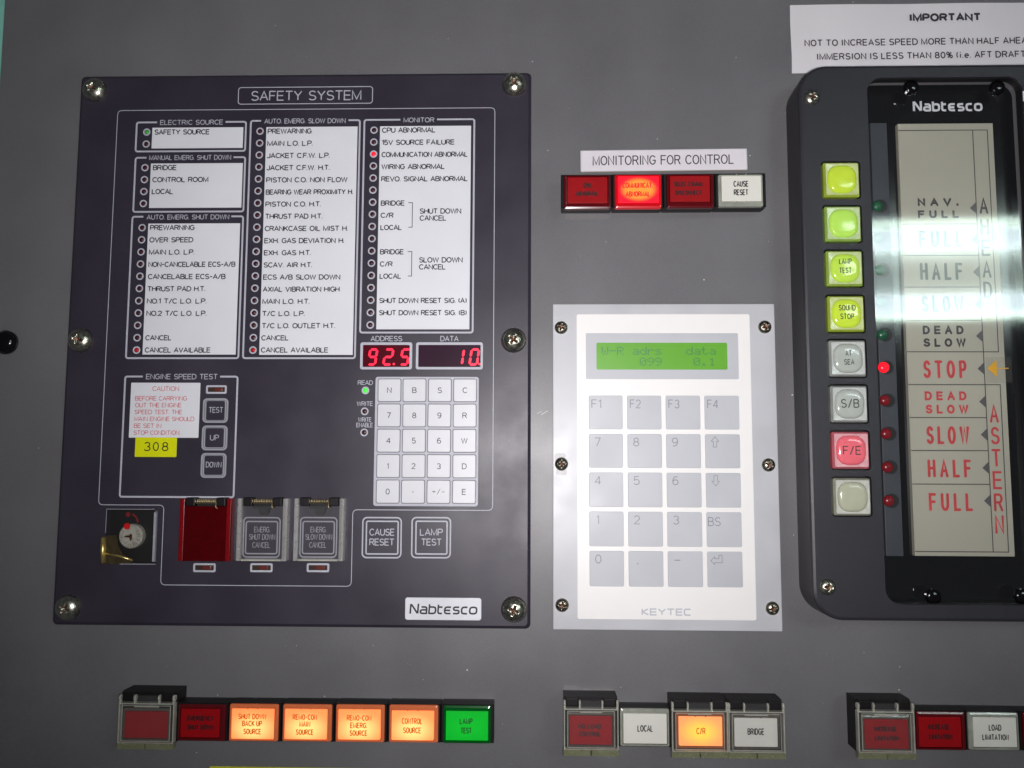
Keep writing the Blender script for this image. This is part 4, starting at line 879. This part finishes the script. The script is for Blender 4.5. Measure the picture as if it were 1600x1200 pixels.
for k, z in enumerate(zs):
    rc = (bx - bs, z - bs, bx + bs, z + bs); h0 = BH - 4.5
    b = MB().mat(M['c_' + cols[k]]); b.loft([(rr(rc, .8, 4), h0), (rr(rc, .8, 4), BH + .6), (rr(grow(rc, -.75), .7, 4), BH + 1.7)], cap=False)
    b.mat(M['s_' + cols[k]]); b.loft([(rr(grow(rc, -.75), .7, 4), BH + 1.7), (rr(grow(rc, -1.5), 4.6, 4), BH + 1.5), (rr(grow(rc, -1.7), 4.6, 4), BH + .9)], cap=False)
    o = b.build('square_button', te, label=blab[k])
    b = MB().mat(M['b_' + cols[k]]); b.smooth = True
    b.mat(M['b_' + cols[k]]); b.loft([(rr(grow(rc, -1.6), 4.7, 7), BH + .9), (rr(grow(rc, -1.65), 4.7, 7), BH + 1.5), (rr(grow(rc, -1.9), 4.5, 7), BH + 2.0), (rr(grow(rc, -2.4), 4.2, 7), BH + 2.35), (rr(grow(rc, -3.2), 3.6, 7), BH + 2.58), (rr(grow(rc, -4.4), 2.8, 7), BH + 2.66)])
    b.build('button_cap', o)
    if txts[k]:
        b = MB().mat(M['bink'])
        for tx, a_, c_, y_, cp in txts[k]: b.tpx(tx, a_, c_, y_, cp, 1.3 if cp < 10 else 1.7, BH + 2.68, gap=1.8)
        b.build('button_lettering', o)
# ------------------------------------------------------------------ paper notice
PX0 = U(1235.5, 60)[0]; PZ1 = U(1400, 6.5)[1]; PZ0 = U(1250, 115)[1]
b = MB().mat(M['paper']); n = 26; x1 = PX0 + 170
rows2 = []
for i in range(5):
    z = PZ0 + (PZ1 - PZ0) * i / 4
    rows2.append(b.add([(PX0 + (x1 - PX0) * k / n + (0 if k else .12 * math.sin(i * 1.7)), z, .25 + .18 * math.sin(k * .7 + i * 1.3)) for k in range(n + 1)]))
for a, c in zip(rows2, rows2[1:]):
    for k in range(n): b.smooth = True; b.face((a + k, a + k + 1, c + k + 1, c + k))
pn = b.build('paper_notice', label='white paper notice headed important above the black telegraph panel', category='notice')
b = MB().mat(M['pink']); hh = .55
b.tpx('IMPORTANT', 1420.5, 1533.5, 33.5, 13, 3.3, hh, gap=1.6)
b.tpx('NOT TO INCREASE SPEED MORE THAN HALF AHEAD IF PROPELLER', 1257, 1720, 70.5, 10.6, 1.75, hh, gap=1.7, space=2.4, slope=.004)
b.tpx('IMMERSION IS LESS THAN 80% (i.e. AFT DRAFT = 7.5M)', 1276, 1657, 92.3, 10.6, 1.75, hh, gap=1.7, space=2.4, slope=.005)
b.build('printed_text', pn)
# ------------------------------------------------------------------ yellow tape label at the bottom edge
q = [U(328, 1197.5), U(480, 1199.3), U(620, 1201), U(620, 1245), U(328, 1243)][::-1]
b = MB().mat(M['yellow']); b.loft([(q, .0), (q, .2)]); b.build('tape_label', label='yellow tape label just entering the bottom edge below the orange buttons', category='label')
# white card at the right edge of the bezel
b = MB().mat(M['whiteplate']); b.slab(R4(1598.5, 1640, 142, 158, BH + .2), BH, BH + .2, .2, .05, 2); b.build('bezel_card', label='tiny white card sliver at the right edge beside the telegraph glass', category='label')
# ------------------------------------------------------------------ fluorescent lamp fitting behind the camera
LY = 1500.0       # mm in front of the console
def mirror(px, py):
    x, z = U(px, py, 0); k = ((DIST - GH) + (LY - GH)) / DIST
    return x * k, z * k
pA, pB, pC = mirror(1366, 345), mirror(1600, 338.5), mirror(1371, 500)
xL = mirror(1285, 420)[0]; xR = mirror(1800, 420)[0]
sl = (pB[1] - pA[1]) / (pB[0] - pA[0])
def lampz(py): return mirror(1480, py)[1]
xc = mirror(1480, 420)[0]
Lo = thing('fluorescent_lamp', 'twin tube fluorescent lamp fitting reflected in the telegraph glass', 'lamp', (xc, lampz(420), LY))
def tilt(x, z): return (x, z + (x - xc) * sl * .8)
zt_, zb_ = lampz(341), lampz(500)
b = MB().mat(M['tray']); q = [tilt(xL, zb_), tilt(xR, zb_), tilt(xR, zt_), tilt(xL, zt_)]
inner = [tilt(xL + 8, zb_ + 8), tilt(xR - 8, zb_ + 8), tilt(xR - 8, zt_ - 8), tilt(xL + 8, zt_ - 8)]
n0 = b.add([(x, z, LY) for x, z in q] + [(x, z, LY + 45) for x, z in inner])
for i in range(4): j = (i + 1) % 4; b.face((n0 + j, n0 + i, n0 + 4 + i, n0 + 4 + j))
b.face((n0 + 7, n0 + 6, n0 + 5, n0 + 4)); b.build('reflector_tray', Lo)
for y in (371, 474):
    z = lampz(y); b = MB().mat(M['tube']); b.tube([(*tilt(xL + 30, z), LY + 18), (*tilt(xR - 30, z), LY + 18)], 24, 20); b.build('tube', Lo)
    b = MB().mat(M['black'])
    for xx, d in ((xL + 30, -14), (xR - 30, 14)): b.tube([(*tilt(xx, z), LY + 18), (*tilt(xx + d, z), LY + 18)], 20, 12)
    b.build('lamp_holder', Lo)
